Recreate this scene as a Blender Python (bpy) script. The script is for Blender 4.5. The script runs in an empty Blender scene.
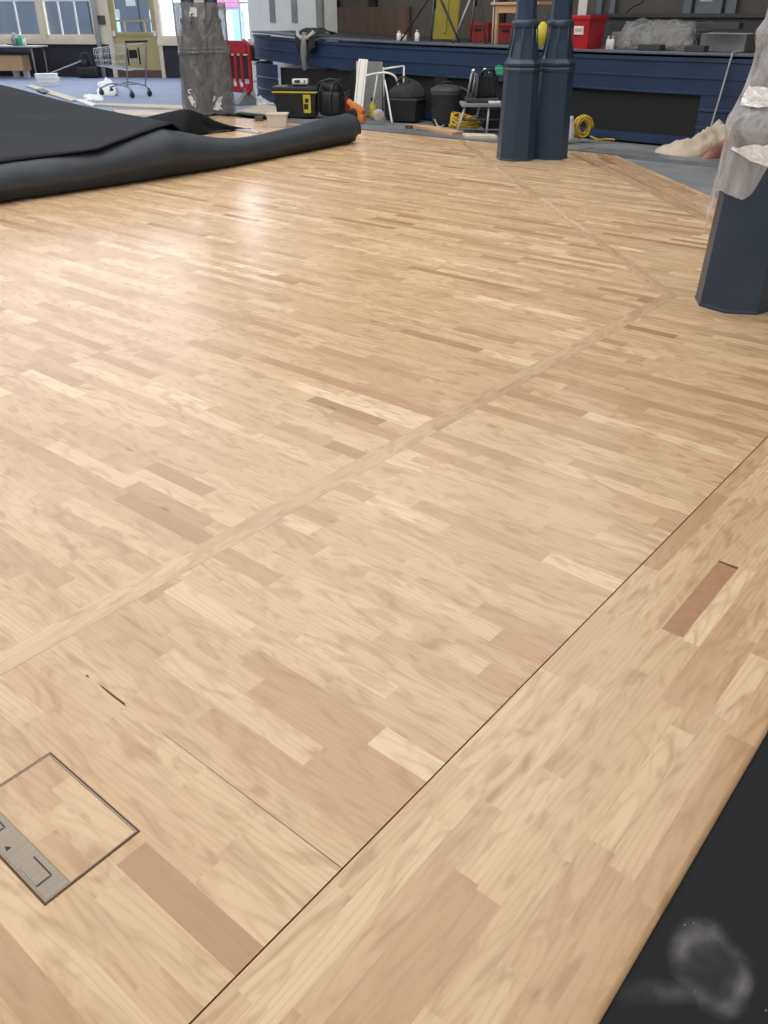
import bpy, bmesh, math, random
from mathutils import Vector, Matrix, noise
C = bpy.context.scene.collection
PI = math.pi
rnd = random.Random(7)

# ------------------------------------------------------------------ camera model (for measuring floor points)
FPX, CAM_H, HORIZON = 830.0, 1.45, 15.0
PITCH = math.atan((512 - HORIZON) / FPX)
SP, CP = math.sin(PITCH), math.cos(PITCH)
def _ray(px, py):
    a, b = px - 384.0, 512.0 - py
    return a, FPX * CP + b * SP, b * CP - FPX * SP
def gp(px, py, z=0.0):
    r = _ray(px, py); t = (z - CAM_H) / r[2]
    return Vector((r[0] * t, r[1] * t, z))
def hp(px, py, Y):
    r = _ray(px, py); t = Y / r[1]
    return Vector((r[0] * t, Y, CAM_H + r[2] * t))
# floor directions: U runs along the near border, W along the staves
_n = math.hypot(798, 967)
UX, UY = 798 / _n, 967 / _n
ANG_U = math.atan2(UY, UX)
def uw(u, v, z=0.0):
    return Vector((u * UX - v * UY, u * UY + v * UX, z))

# ------------------------------------------------------------------ scene helpers
def tag(o, label=None, cat=None, group=None, kind=None):
    if label: o['label'] = label
    if cat: o['category'] = cat
    if group: o['group'] = group
    if kind: o['kind'] = kind
    return o
def thing(name, label, cat, loc=(0, 0, 0), rz=0.0, group=None):
    o = bpy.data.objects.new(name, None); C.objects.link(o)
    o.empty_display_size = 0.1
    o.location = loc; o.rotation_euler = (0, 0, rz)
    return tag(o, label, cat, group)

class MB:
    """collects shapes; build() links them as ONE mesh object"""
    def __init__(s): s.v = []; s.f = []; s.sm = []; s.uv = None
    def add(s, vs, fs, smooth=False):
        b = len(s.v); s.v += [Vector(p) for p in vs]
        s.f += [tuple(b + i for i in f) for f in fs]; s.sm += [smooth] * len(fs)
        return s
    def box(s, c, d, rz=0.0, m=None, bev=0.0):
        c = Vector(c); x, y, z = d[0] / 2, d[1] / 2, d[2] / 2
        R = m if m is not None else Matrix.Rotation(rz, 3, 'Z')
        if bev <= 0:
            vs = [c + R @ Vector(p) for p in ((-x,-y,-z),(x,-y,-z),(x,y,-z),(-x,y,-z),(-x,-y,z),(x,-y,z),(x,y,z),(-x,y,z))]
            return s.add(vs, [(0,3,2,1),(4,5,6,7),(0,1,5,4),(1,2,6,5),(2,3,7,6),(3,0,4,7)])
        bm = bmesh.new(); bmesh.ops.create_cube(bm, size=1)
        for q in bm.verts: q.co = Vector((q.co.x * d[0], q.co.y * d[1], q.co.z * d[2]))
        bmesh.ops.bevel(bm, geom=bm.edges[:], offset=min(bev, 0.45 * min(d)), segments=2, profile=0.6, affect='EDGES')
        bm.verts.index_update()
        s.add([c + R @ q.co for q in bm.verts], [tuple(q.index for q in f.verts) for f in bm.faces])
        bm.free(); return s
    def prism(s, pts, z0, z1):
        n = len(pts)
        # keep counter-clockwise
        a = sum(pts[i][0] * pts[(i+1) % n][1] - pts[(i+1) % n][0] * pts[i][1] for i in range(n))
        if a < 0: pts = list(reversed(pts))
        vs = [(p[0], p[1], z0) for p in pts] + [(p[0], p[1], z1) for p in pts]
        fs = [tuple(reversed(range(n))), tuple(range(n, 2 * n))]
        fs += [(i, (i + 1) % n, n + (i + 1) % n, n + i) for i in range(n)]
        return s.add(vs, fs)
    def tube(s, pts, r, n=8, closed=False, caps=True):
        pts = [Vector(p) for p in pts]; m = len(pts)
        rs = r if isinstance(r, (list, tuple)) else [r] * m
        up = None; rings = []
        for i, p in enumerate(pts):
            a = pts[(i - 1) % m] if (i > 0 or closed) else pts[i]
            b = pts[(i + 1) % m] if (i < m - 1 or closed) else pts[i]
            t = (b - a)
            if t.length < 1e-9: t = Vector((0, 0, 1))
            t.normalize()
            if up is None:
                up = Vector((0, 0, 1)) if abs(t.z) < 0.9 else Vector((1, 0, 0))
            x = up - t * up.dot(t)
            if x.length < 1e-6: x = t.orthogonal()
            x.normalize(); y = t.cross(x); up = x
            rings.append([p + (x * math.cos(2*PI*k/n) + y * math.sin(2*PI*k/n)) * rs[i] for k in range(n)])
        vs = [q for R in rings for q in R]; fs = []
        for i in range(m if closed else m - 1):
            j = (i + 1) % m
            fs += [(i*n+k, i*n+(k+1)%n, j*n+(k+1)%n, j*n+k) for k in range(n)]
        b = len(s.v); s.add(vs, fs, True)
        if caps and not closed:
            s.f += [tuple(b + k for k in reversed(range(n))), tuple(b + (m-1)*n + k for k in range(n))]; s.sm += [False, False]
        return s
    def lathe(s, prof, c=(0, 0, 0), n=24, rot=0.0, smooth=True, m=None):
        c = Vector(c); R = m if m is not None else Matrix.Identity(3); k = len(prof)
        vs = [c + R @ Vector((r*math.cos(rot+2*PI*i/n), r*math.sin(rot+2*PI*i/n), z)) for r, z in prof for i in range(n)]
        fs = [(j*n+i, j*n+(i+1)%n, (j+1)*n+(i+1)%n, (j+1)*n+i) for j in range(k-1) for i in range(n)]
        b = len(s.v); s.add(vs, fs, smooth)
        s.f += [tuple(b+i for i in reversed(range(n))), tuple(b+(k-1)*n+i for i in range(n))]; s.sm += [False, False]
        return s
    def grid(s, P, smooth=True):
        a, b = len(P), len(P[0])
        return s.add([q for row in P for q in row], [(i*b+j, (i+1)*b+j, (i+1)*b+j+1, i*b+j+1) for i in range(a-1) for j in range(b-1)], smooth)
    def build(s, name, mat, parent=None, world=False):
        me = bpy.data.meshes.new(name)
        vs = s.v
        if world and parent is not None:
            inv = (Matrix.Translation(parent.location) @ parent.rotation_euler.to_matrix().to_4x4()).inverted()
            if parent.parent is not None: inv = (Matrix.Translation(parent.parent.location) @ parent.parent.rotation_euler.to_matrix().to_4x4() @ Matrix.Translation(parent.location)).inverted()
            vs = [inv @ v for v in vs]
        me.from_pydata([tuple(v) for v in vs], [], s.f)
        me.polygons.foreach_set('use_smooth', s.sm)
        if s.uv is not None:
            L = me.uv_layers.new(name='UVMap'); L.data.foreach_set('uv', s.uv)
        me.materials.append(mat); me.validate(); me.update()
        o = bpy.data.objects.new(name, me); C.objects.link(o)
        if parent is not None: o.parent = parent
        return o
def solid(o, t, off=0.0):
    m = o.modifiers.new('thickness', 'SOLIDIFY'); m.thickness = t; m.offset = off; return o
def subd(o, n=1):
    m = o.modifiers.new('smooth', 'SUBSURF'); m.levels = n; m.render_levels = n; return o
def copy_tree(o, parent=None):
    c = o.copy(); C.objects.link(c)
    if parent is not None: c.parent = parent
    for ch in list(o.children): copy_tree(ch, c)
    return c
def fbm(x, y, z=0.0, s=1.0): return noise.fractal(Vector((x*s, y*s, z*s)), 1.0, 2.0, 4)
def catmull(pts, k=6):
    pts = [Vector(p) for p in pts]; out = []
    for i in range(len(pts) - 1):
        p0 = pts[max(i-1, 0)]; p1 = pts[i]; p2 = pts[i+1]; p3 = pts[min(i+2, len(pts)-1)]
        for j in range(k):
            t = j / k
            out.append(0.5*((2*p1)+(p2-p0)*t+(2*p0-5*p1+4*p2-p3)*t*t+(3*p1-p0-3*p2+p3)*t*t*t))
    out.append(pts[-1]); return out

# ------------------------------------------------------------------ materials
def lin(c):
    return tuple(((x/255)/12.92 if x/255 <= 0.04045 else ((x/255+0.055)/1.055)**2.4) for x in c) + (1.0,)
def new_mat(name):
    m = bpy.data.materials.new(name); m.use_nodes = True
    nt = m.node_tree; return m, nt, nt.nodes['Principled BSDF']
def mat(name, rgb, rough=0.5, metal=0.0, var=0.12, scale=6.0, bump=0.0, spec=0.5, coat=0.0, stretch=(1, 1, 1), bscale=None, rvar=0.1):
    m, nt, b = new_mat(name); N = nt.nodes; L = nt.links
    tc = N.new('ShaderNodeTexCoord'); mp = N.new('ShaderNodeMapping'); mp.inputs['Scale'].default_value = stretch
    L.new(tc.outputs['Object'], mp.inputs['Vector'])
    nz = N.new('ShaderNodeTexNoise'); nz.inputs['Scale'].default_value = scale; nz.inputs['Detail'].default_value = 6
    L.new(mp.outputs['Vector'], nz.inputs['Vector'])
    rp = N.new('ShaderNodeValToRGB'); c = lin(rgb)
    rp.color_ramp.elements[0].position = 0.3; rp.color_ramp.elements[1].position = 0.7
    rp.color_ramp.elements[0].color = tuple(x*(1-var) for x in c[:3]) + (1,)
    rp.color_ramp.elements[1].color = tuple(min(1, x*(1+var)) for x in c[:3]) + (1,)
    L.new(nz.outputs['Fac'], rp.inputs['Fac']); L.new(rp.outputs['Color'], b.inputs['Base Color'])
    mr = N.new('ShaderNodeMapRange'); mr.inputs['To Min'].default_value = max(0.02, rough-rvar); mr.inputs['To Max'].default_value = min(1, rough+rvar)
    L.new(nz.outputs['Fac'], mr.inputs['Value']); L.new(mr.outputs['Result'], b.inputs['Roughness'])
    b.inputs['Metallic'].default_value = metal; b.inputs['Specular IOR Level'].default_value = spec
    b.inputs['Coat Weight'].default_value = coat
    if bump:
        n2 = N.new('ShaderNodeTexNoise'); n2.inputs['Scale'].default_value = bscale or scale*4; n2.inputs['Detail'].default_value = 5
        L.new(mp.outputs['Vector'], n2.inputs['Vector'])
        bp = N.new('ShaderNodeBump'); bp.inputs['Strength'].default_value = bump; bp.inputs['Distance'].default_value = 0.02
        L.new(n2.outputs['Fac'], bp.inputs['Height']); L.new(bp.outputs['Normal'], b.inputs['Normal'])
    return m

def wood_floor_mat(name, warm=(1, 1, 1)):
    m, nt, b = new_mat(name); N = nt.nodes; L = nt.links
    def math_(op, a, c=None):
        n = N.new('ShaderNodeMath'); n.operation = op
        for i, q in enumerate((a, c)):
            if q is None: continue
            if isinstance(q, (int, float)): n.inputs[i].default_value = q
            else: L.new(q, n.inputs[i])
        return n.outputs[0]
    geo = N.new('ShaderNodeNewGeometry'); uv = N.new('ShaderNodeUVMap'); uv.uv_map = 'UVMap'
    rid = geo.outputs['Random Per Island']
    wn = N.new('ShaderNodeTexWhiteNoise'); wn.noise_dimensions = '1D'; L.new(rid, wn.inputs['W'])
    off = N.new('ShaderNodeVectorMath'); off.operation = 'SCALE'; L.new(wn.outputs['Color'], off.inputs[0]); off.inputs['Scale'].default_value = 40
    add = N.new('ShaderNodeVectorMath'); add.operation = 'ADD'; L.new(uv.outputs['UV'], add.inputs[0]); L.new(off.outputs[0], add.inputs[1])
    def nz(sc, scale, det, dist=0.0):
        mp = N.new('ShaderNodeMapping'); mp.inputs['Scale'].default_value = sc; L.new(add.outputs[0], mp.inputs['Vector'])
        t = N.new('ShaderNodeTexNoise'); t.inputs['Scale'].default_value = scale; t.inputs['Detail'].default_value = det; t.inputs['Distortion'].default_value = dist
        L.new(mp.outputs['Vector'], t.inputs['Vector']); return t.outputs['Fac']
    def N_sep(c):
        q = N.new('ShaderNodeSeparateColor'); L.new(c, q.inputs['Color']); return q.outputs[1]
    # per-board colour
    rp = N.new('ShaderNodeValToRGB'); L.new(wn.outputs['Value'], rp.inputs['Fac'])
    e = rp.color_ramp.elements
    cols = [(0.0, (170,133,97)), (0.05, (194,159,122)), (0.25, (210,179,142)), (0.6, (219,190,153)), (0.87, (226,199,162)), (1.0, (241,219,184))]
    e[0].position, e[0].color = cols[0][0], lin(cols[0][1]); e[1].position, e[1].color = cols[-1][0], lin(cols[-1][1])
    for p, c in cols[1:-1]:
        q = e.new(p); q.color = lin(c)
    def mix(fac, a, c, mode='MIX'):
        x = N.new('ShaderNodeMix'); x.data_type = 'RGBA'; x.blend_type = mode
        for s_, q in ((0, fac), (6, a), (7, c)):
            if isinstance(q, (int, float)): x.inputs[s_].default_value = q
            elif isinstance(q, tuple): x.inputs[s_].default_value = q
            else: L.new(q, x.inputs[s_])
        return x.outputs[2]
    pk = math_('MULTIPLY', math_('POWER', N_sep(wn.outputs['Color']), 2.0), 0.32)
    base_col = mix(pk, rp.outputs['Color'], lin((208,166,132)))
    # long streaky heartwood clouds inside the board
    cl = N.new('ShaderNodeValToRGB'); L.new(nz((4.0, 14, 1), 1.0, 5, 2.2), cl.inputs['Fac'])
    cl.color_ramp.elements[0].position = 0.47; cl.color_ramp.elements[0].color = (0, 0, 0, 1)
    cl.color_ramp.elements[1].position = 0.78; cl.color_ramp.elements[1].color = (1, 1, 1, 1)
    col = mix(math_('MULTIPLY', cl.outputs['Color'], 0.85), base_col, lin((176,136,98)))
    # grain lines
    gr = N.new('ShaderNodeValToRGB'); L.new(nz((2.5, 70, 1), 1.0, 5, 1.2), gr.inputs['Fac'])
    gr.color_ramp.elements[0].position = 0.35; gr.color_ramp.elements[1].position = 0.65
    gr.color_ramp.elements[0].color = (0.9, 0.88, 0.85, 1); gr.color_ramp.elements[1].color = (1.03, 1.03, 1.03, 1)
    col = mix(0.45, col, gr.outputs['Color'], 'MULTIPLY')
    # cathedral figure rings
    of2 = N.new('ShaderNodeVectorMath'); of2.operation = 'MULTIPLY_ADD'; L.new(wn.outputs['Color'], of2.inputs[0]); of2.inputs[1].default_value = (.7, .09, 3); of2.inputs[2].default_value = (-.35, -.045, 0)
    ad2 = N.new('ShaderNodeVectorMath'); ad2.operation = 'ADD'; L.new(uv.outputs['UV'], ad2.inputs[0]); L.new(of2.outputs[0], ad2.inputs[1])
    mpw = N.new('ShaderNodeMapping'); mpw.inputs['Scale'].default_value = (1.3, 15, .3); L.new(ad2.outputs[0], mpw.inputs['Vector'])
    wv = N.new('ShaderNodeTexWave'); wv.wave_type = 'RINGS'; wv.rings_direction = 'Z'; wv.inputs['Scale'].default_value = 1.5; wv.inputs['Distortion'].default_value = 3.5; wv.inputs['Detail'].default_value = 2; wv.inputs['Detail Scale'].default_value = 0.9
    L.new(mpw.outputs['Vector'], wv.inputs['Vector'])
    col = mix(math_('MULTIPLY', math_('POWER', wv.outputs['Fac'], 5.0), 0.26), col, lin((176,138,98)))
    # knots / dark flecks
    mpk = N.new('ShaderNodeMapping'); mpk.inputs['Scale'].default_value = (3.0, 7.5, 1); L.new(add.outputs[0], mpk.inputs['Vector'])
    vo = N.new('ShaderNodeTexVoronoi'); vo.inputs['Scale'].default_value = 1.0; L.new(mpk.outputs['Vector'], vo.inputs['Vector'])
    sep = N.new('ShaderNodeSeparateColor'); L.new(vo.outputs['Color'], sep.inputs['Color'])
    rare = math_('GREATER_THAN', sep.outputs[0], 0.58)
    kn = N.new('ShaderNodeValToRGB'); L.new(math_('ADD', vo.outputs['Distance'], math_('MULTIPLY', nz((12, 30, 1), 1.0, 3), 0.22)), kn.inputs['Fac'])
    kn.color_ramp.elements[0].position = 0.08; kn.color_ramp.elements[0].color = (1, 1, 1, 1)
    kn.color_ramp.elements[1].position = 0.21; kn.color_ramp.elements[1].color = (0, 0, 0, 1)
    col = mix(math_('MULTIPLY', math_('MULTIPLY', kn.outputs['Color'], rare), 0.75), col, lin((120,80,50)))
    col = mix(1.0, col, tuple(warm) + (1.0,), 'MULTIPLY')
    L.new(col, b.inputs['Base Color'])
    rg = N.new('ShaderNodeMapRange'); L.new(nz((2, 30, 1), 1.0, 3), rg.inputs['Value'])
    rg.inputs['To Min'].default_value = 0.2; rg.inputs['To Max'].default_value = 0.31
    L.new(rg.outputs['Result'], b.inputs['Roughness'])
    b.inputs['Specular IOR Level'].default_value = 0.5
    return m

M = {}
M['wood'] = wood_floor_mat('sanded_maple', (1.0, 1.0, .98))
M['wood_dark'] = wood_floor_mat('browner_maple', (.87, .84, .83))
M['seam'] = mat('seam_gap', (104, 78, 56), 0.9)  # brown of the open joints, underlayer and floor box rim
M['concrete'] = mat('grey_screed', (120, 124, 128), 0.8, var=0.2, scale=2.5, bump=0.1)
M['carpet'] = mat('pale_blue_floor', (142, 153, 182), 0.75, var=0.1, scale=1.2, bump=0.05)
M['navy'] = mat('navy_paint', (43, 61, 82), 0.38, var=0.1, scale=4, bump=0.03)
M['stage_blue'] = mat('stage_navy_paint', (38, 58, 88), 0.42, var=0.12, scale=2)
M['stage_edge'] = mat('stage_edge_worn', (92, 98, 112), 0.5)
M['stage_deck'] = mat('stage_deck_dark', (58, 58, 62), 0.7)
M['black_panel'] = mat('black_panel', (27, 27, 32), 0.75, var=0.15)
M['black'] = mat('black_plastic', (30, 31, 35), 0.5, var=0.2)
M['dgrey'] = mat('dark_grey_plastic', (58, 60, 64), 0.55, var=0.2)
M['grey'] = mat('mid_grey', (128, 130, 132), 0.55, var=0.15)
M['lgrey'] = mat('light_grey', (176, 178, 178), 0.5, var=0.1)
M['white'] = mat('white_paint', (228, 228, 224), 0.5, var=0.05)
M['cream'] = mat('cream_paint', (222, 210, 188), 0.5, var=0.07, scale=3)
M['door_paint'] = mat('door_olive_cream', (176, 160, 112), 0.5, var=0.08, scale=3)
M['dado'] = mat('dark_dado', (44, 42, 50), 0.6, var=0.2, scale=3)
M['wall_white'] = mat('white_wall', (222, 225, 223), 0.6, var=0.05, scale=2)
M['wall_dark'] = mat('taupe_back_wall', (86, 82, 76), 0.8, var=0.12, scale=1.5)
M['brown'] = mat('brown_panel', (92, 72, 62), 0.6, var=0.25, scale=2, stretch=(6, 6, 1))
M['yellow'] = mat('yellow_plastic', (206, 190, 50), 0.5)
M['hose'] = mat('yellow_hose', (205, 168, 52), 0.5)
M['red'] = mat('red_plastic', (172, 28, 38), 0.4)
M['dred'] = mat('dull_red', (150, 52, 50), 0.6)
M['orange'] = mat('orange_enamel', (214, 128, 62), 0.5)
M['green'] = mat('green_plastic', (58, 170, 124), 0.5)
M['timber'] = mat('pale_timber', (196, 160, 118), 0.6, var=0.15, scale=5, stretch=(1, 12, 12))
M['ply'] = mat('raw_board', (206, 194, 176), 0.7, var=0.1, scale=3)
M['steel'] = mat('brushed_steel', (132, 125, 116), 0.4, metal=1.0, var=0.12, scale=4, stretch=(2, 40, 1))
M['chrome'] = mat('chrome_wire', (196, 198, 202), 0.25, metal=0.9, var=0.05)
M['galv'] = mat('galvanised_grey', (150, 154, 160), 0.4, metal=0.6)
M['cloth'] = mat('cream_dust_sheet', (192, 180, 162), 0.9, var=0.12, scale=5, bump=0.6)
M['rag'] = mat('rust_red_rag', (150, 104, 92), 0.9, var=0.4, scale=9, bump=0.4)
M['coat'] = mat('dark_cloth', (52, 53, 56), 0.95, var=0.3, scale=12, bump=0.4)
M['paper'] = mat('white_paper', (236, 238, 240), 0.7, var=0.04)
M['underlay'] = mat('grey_rubber_underlay', (55, 61, 69), 0.5, var=0.14, scale=2.2, bump=0.12, bscale=60, spec=0.28, rvar=0.06)
M['underlay_darkened'] = mat('grey_underlay_darkened', (36, 38, 42), 0.75, var=0.14, scale=2.2, bump=0.12, bscale=60, spec=0.08, rvar=0.06)  # same underlay, shade put into its colour to offset overhead light
M['facade_blue'] = mat('far_facade_blue', (58, 65, 72), 0.8, var=0.3, scale=0.7, stretch=(3, 3, 0.5))
M['facade_white'] = mat('far_facade_white', (214, 226, 236), 0.8, var=0.1, scale=0.6)
M['facade_pink'] = mat('far_fascia_pink', (236, 112, 168), 0.7, var=0.1)
M['street'] = mat('street', (150, 150, 150), 0.9)
M['ceiling'] = mat('ceiling_paint', (205, 203, 198), 0.9)

def mat_polythene(name, tint, alpha):
    m, nt, b = new_mat(name); N = nt.nodes; L = nt.links
    tc = N.new('ShaderNodeTexCoord')
    mp = N.new('ShaderNodeMapping'); mp.inputs['Scale'].default_value = (1, 1, 0.55); mp.inputs['Rotation'].default_value = (0.5, 0.4, 0)
    L.new(tc.outputs['Object'], mp.inputs['Vector'])
    n1 = N.new('ShaderNodeTexNoise'); n1.inputs['Scale'].default_value = 7; n1.inputs['Detail'].default_value = 4; n1.inputs['Distortion'].default_value = 1.5
    L.new(mp.outputs['Vector'], n1.inputs['Vector'])
    vo = N.new('ShaderNodeTexVoronoi'); vo.feature = 'DISTANCE_TO_EDGE'; vo.inputs['Scale'].default_value = 6; L.new(mp.outputs['Vector'], vo.inputs['Vector'])
    mx = N.new('ShaderNodeMath'); mx.operation = 'ADD'; L.new(n1.outputs['Fac'], mx.inputs[0]); L.new(vo.outputs['Distance'], mx.inputs[1])
    bp = N.new('ShaderNodeBump'); bp.inputs['Strength'].default_value = 0.8; bp.inputs['Distance'].default_value = 0.06
    L.new(mx.outputs[0], bp.inputs['Height']); L.new(bp.outputs['Normal'], b.inputs['Normal'])
    b.inputs['Base Color'].default_value = lin(tint)
    b.inputs['Roughness'].default_value = 0.16
    mr = N.new('ShaderNodeMapRange'); L.new(n1.outputs['Fac'], mr.inputs['Value'])
    mr.inputs['From Min'].default_value = 0.3; mr.inputs['From Max'].default_value = 0.7
    mr.inputs['To Min'].default_value = alpha - 0.13; mr.inputs['To Max'].default_value = min(1, alpha + 0.13)
    L.new(mr.outputs['Result'], b.inputs['Alpha'])
    return m
M['poly'] = mat_polythene('clear_polythene', (222, 223, 228), 0.5)
M['poly_dense'] = mat_polythene('layered_polythene', (132, 132, 132), 0.6)
M['tape'] = mat('painted_glint', (236, 236, 240), 0.25, metal=0.25, bump=0.6, bscale=40)  # white for the glints painted on the polythene
m, nt, b = new_mat('window_glass'); M['glass'] = m
b.inputs['Base Color'].default_value = (0.12, 0.15, 0.19, 1); b.inputs['Roughness'].default_value = 0.03
b.inputs['Alpha'].default_value = 0.16
m, nt, b = new_mat('frosted_tub'); M['tub'] = m
b.inputs['Base Color'].default_value = lin((225, 222, 214)); b.inputs['Roughness'].default_value = 0.25; b.inputs['Alpha'].default_value = 0.6

def rubber_mat():
    m, nt, b = new_mat('dusty_black_rubber'); N = nt.nodes; L = nt.links
    tc = N.new('ShaderNodeTexCoord')
    nz = N.new('ShaderNodeTexNoise'); nz.inputs['Scale'].default_value = 9; nz.inputs['Detail'].default_value = 8; L.new(tc.outputs['Object'], nz.inputs['Vector'])
    # chalky dust scuff: a ring with a smeared tail
    c = gp(727, 945)
    sub = N.new('ShaderNodeVectorMath'); sub.operation = 'SUBTRACT'; L.new(tc.outputs['Object'], sub.inputs[0]); sub.inputs[1].default_value = (c.x, c.y, 0)
    wob = N.new('ShaderNodeVectorMath'); wob.operation = 'SCALE'; wob.inputs['Scale'].default_value = 0.075; L.new(nz.outputs['Color'], wob.inputs[0])
    ad = N.new('ShaderNodeVectorMath'); ad.operation = 'ADD'; L.new(sub.outputs[0], ad.inputs[0]); L.new(wob.outputs[0], ad.inputs[1])
    mp = N.new('ShaderNodeMapping'); mp.inputs['Scale'].default_value = (1, 0.8, 0); L.new(ad.outputs[0], mp.inputs['Vector'])
    ln = N.new('ShaderNodeVectorMath'); ln.operation = 'LENGTH'; L.new(mp.outputs['Vector'], ln.inputs[0])
    rp = N.new('ShaderNodeValToRGB'); L.new(ln.outputs['Value'], rp.inputs['Fac']); e = rp.color_ramp.elements
    e[0].position = 0.0; e[0].color = (0.25, 0.25, 0.25, 1); e[1].position = 0.075; e[1].color = (0, 0, 0, 1)
    q = e.new(0.035); q.color = (0.35, 0.35, 0.35, 1); q = e.new(0.052); q.color = (1, 1, 1, 1)
    c2 = gp(650, 1000)
    s2 = N.new('ShaderNodeVectorMath'); s2.operation = 'SUBTRACT'; L.new(tc.outputs['Object'], s2.inputs[0]); s2.inputs[1].default_value = (c2.x + 0.03, c2.y + 0.02, 0)
    mp2 = N.new('ShaderNodeMapping'); mp2.inputs['Rotation'].default_value = (0, 0, -0.55); mp2.inputs['Scale'].default_value = (0.6, 2.2, 0); L.new(s2.outputs[0], mp2.inputs['Vector'])
    l2 = N.new('ShaderNodeVectorMath'); l2.operation = 'LENGTH'; L.new(mp2.outputs['Vector'], l2.inputs[0])
    r2 = N.new('ShaderNodeValToRGB'); L.new(l2.outputs['Value'], r2.inputs['Fac']); r2.color_ramp.elements[0].color = (0.6, 0.6, 0.6, 1); r2.color_ramp.elements[1].position = 0.06; r2.color_ramp.elements[1].color = (0, 0, 0, 1)
    sm = N.new('ShaderNodeMath'); sm.operation = 'MAXIMUM'; L.new(rp.outputs['Color'], sm.inputs[0]); L.new(r2.outputs['Color'], sm.inputs[1])
    n2 = N.new('ShaderNodeTexNoise'); n2.inputs['Scale'].default_value = 14; n2.inputs['Detail'].default_value = 8; L.new(tc.outputs['Object'], n2.inputs['Vector'])
    pw_ = N.new('ShaderNodeMath'); pw_.operation = 'POWER'; L.new(n2.outputs['Fac'], pw_.inputs[0]); pw_.inputs[1].default_value = 2.6
    m1 = N.new('ShaderNodeMath'); m1.operation = 'MULTIPLY'; L.new(sm.outputs[0], m1.inputs[0]); L.new(pw_.outputs[0], m1.inputs[1])
    m2 = N.new('ShaderNodeMath'); m2.operation = 'MULTIPLY'; L.new(m1.outputs[0], m2.inputs[0]); m2.inputs[1].default_value = 1.0
    # specks of dust
    vo = N.new('ShaderNodeTexVoronoi'); vo.inputs['Scale'].default_value = 55; L.new(tc.outputs['Object'], vo.inputs['Vector'])
    sp = N.new('ShaderNodeSeparateColor'); L.new(vo.outputs['Color'], sp.inputs['Color'])
    g1 = N.new('ShaderNodeMath'); g1.operation = 'GREATER_THAN'; L.new(sp.outputs[0], g1.inputs[0]); g1.inputs[1].default_value = 0.9
    g2 = N.new('ShaderNodeMath'); g2.operation = 'LESS_THAN'; L.new(vo.outputs['Distance'], g2.inputs[0]); g2.inputs[1].default_value = 0.09
    g3 = N.new('ShaderNodeMath'); g3.operation = 'MULTIPLY'; L.new(g1.outputs[0], g3.inputs[0]); L.new(g2.outputs[0], g3.inputs[1])
    g4 = N.new('ShaderNodeMath'); g4.operation = 'MULTIPLY'; L.new(g3.outputs[0], g4.inputs[0]); g4.inputs[1].default_value = 0.5
    fin = N.new('ShaderNodeMath'); fin.operation = 'MAXIMUM'; L.new(m2.outputs[0], fin.inputs[0]); L.new(g4.outputs[0], fin.inputs[1])
    mx = N.new('ShaderNodeMix'); mx.data_type = 'RGBA'; L.new(fin.outputs[0], mx.inputs[0])
    mx.inputs[6].default_value = lin((31, 33, 38)); mx.inputs[7].default_value = lin((190, 188, 190))
    L.new(mx.outputs[2], b.inputs['Base Color']); b.inputs['Roughness'].default_value = 0.7
    b.inputs['Specular IOR Level'].default_value = 0.25
    return m
M['rubber'] = rubber_mat()

# ------------------------------------------------------------------ wooden floor, board by board
def clip(poly, region):
    n = len(region); out = poly
    for i in range(n):
        a, c = region[i], region[(i+1) % n]; src = out; out = []
        if not src: return []
        d = lambda p: (c[0]-a[0])*(p[1]-a[1]) - (c[1]-a[1])*(p[0]-a[0])
        for j in range(len(src)):
            p, q = src[j], src[(j+1) % len(src)]; dp, dq = d(p), d(q)
            if dp >= 0: out.append(p)
            if (dp >= 0) != (dq >= 0):
                t = dp / (dp - dq); out.append((p[0]+(q[0]-p[0])*t, p[1]+(q[1]-p[1])*t))
    return out
FL = MB(); FL.uv = []; FL.mi = []; SLOT = [0]
def boards(region, ang, width, lmin, lmax, seed, origin=(0, 0)):
    r = random.Random(seed)
    a = sum(region[i][0]*region[(i+1)%len(region)][1]-region[(i+1)%len(region)][0]*region[i][1] for i in range(len(region)))
    if a < 0: region = region[::-1]
    ca, sa = math.cos(ang), math.sin(ang)
    loc = [((p[0]-origin[0])*ca+(p[1]-origin[1])*sa, -(p[0]-origin[0])*sa+(p[1]-origin[1])*ca) for p in region]
    x0, x1 = min(p[0] for p in loc), max(p[0] for p in loc); y0, y1 = min(p[1] for p in loc), max(p[1] for p in loc)
    k = math.floor(y0/width + 1e-6)
    while k*width < y1 - 1e-6:
        x = x0 - r.random()*lmax
        while x < x1:
            l = r.uniform(lmin, lmax)
            q = [(x, k*width), (x+l, k*width), (x+l, (k+1)*width), (x, (k+1)*width)]; xm, ym = x+l/2, (k+.5)*width
            x += l
            c = clip(q, loc)
            if len(c) < 3: continue
            ar = abs(sum(c[i][0]*c[(i+1)%len(c)][1]-c[(i+1)%len(c)][0]*c[i][1] for i in range(len(c))))/2
            if ar < 1e-5: continue
            base = len(FL.v)
            for p in c:
                g = (p[0]*ca - p[1]*sa + origin[0], p[0]*sa + p[1]*ca + origin[1])
                FL.v.append(uw(g[0], g[1], 0.0))
            FL.f.append(tuple(range(base, base+len(c)))); FL.sm.append(False); FL.mi.append(SLOT[0])
            for p in c: FL.uv += [p[0]-xm, p[1]-ym]
        k += 1
T = math.tan(PI/8); G = 0.0018
VE, V2, V1, VB = 0.215, 0.73, 1.78, 1.868            # edge, seam, inner band
kE, k2, k1, kB = 5.60, 5.38, 4.945, 4.908          # mitre points on the diagonal turn
UE = 10.1
WI = 0.0572; VI, kI = VE+WI, kE-WI*T              # inner line of the outermost, rounded board
dg = lambda k, v, u: (u, v + (u - k))              # point on the 45 degree line starting at (k, v)
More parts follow.
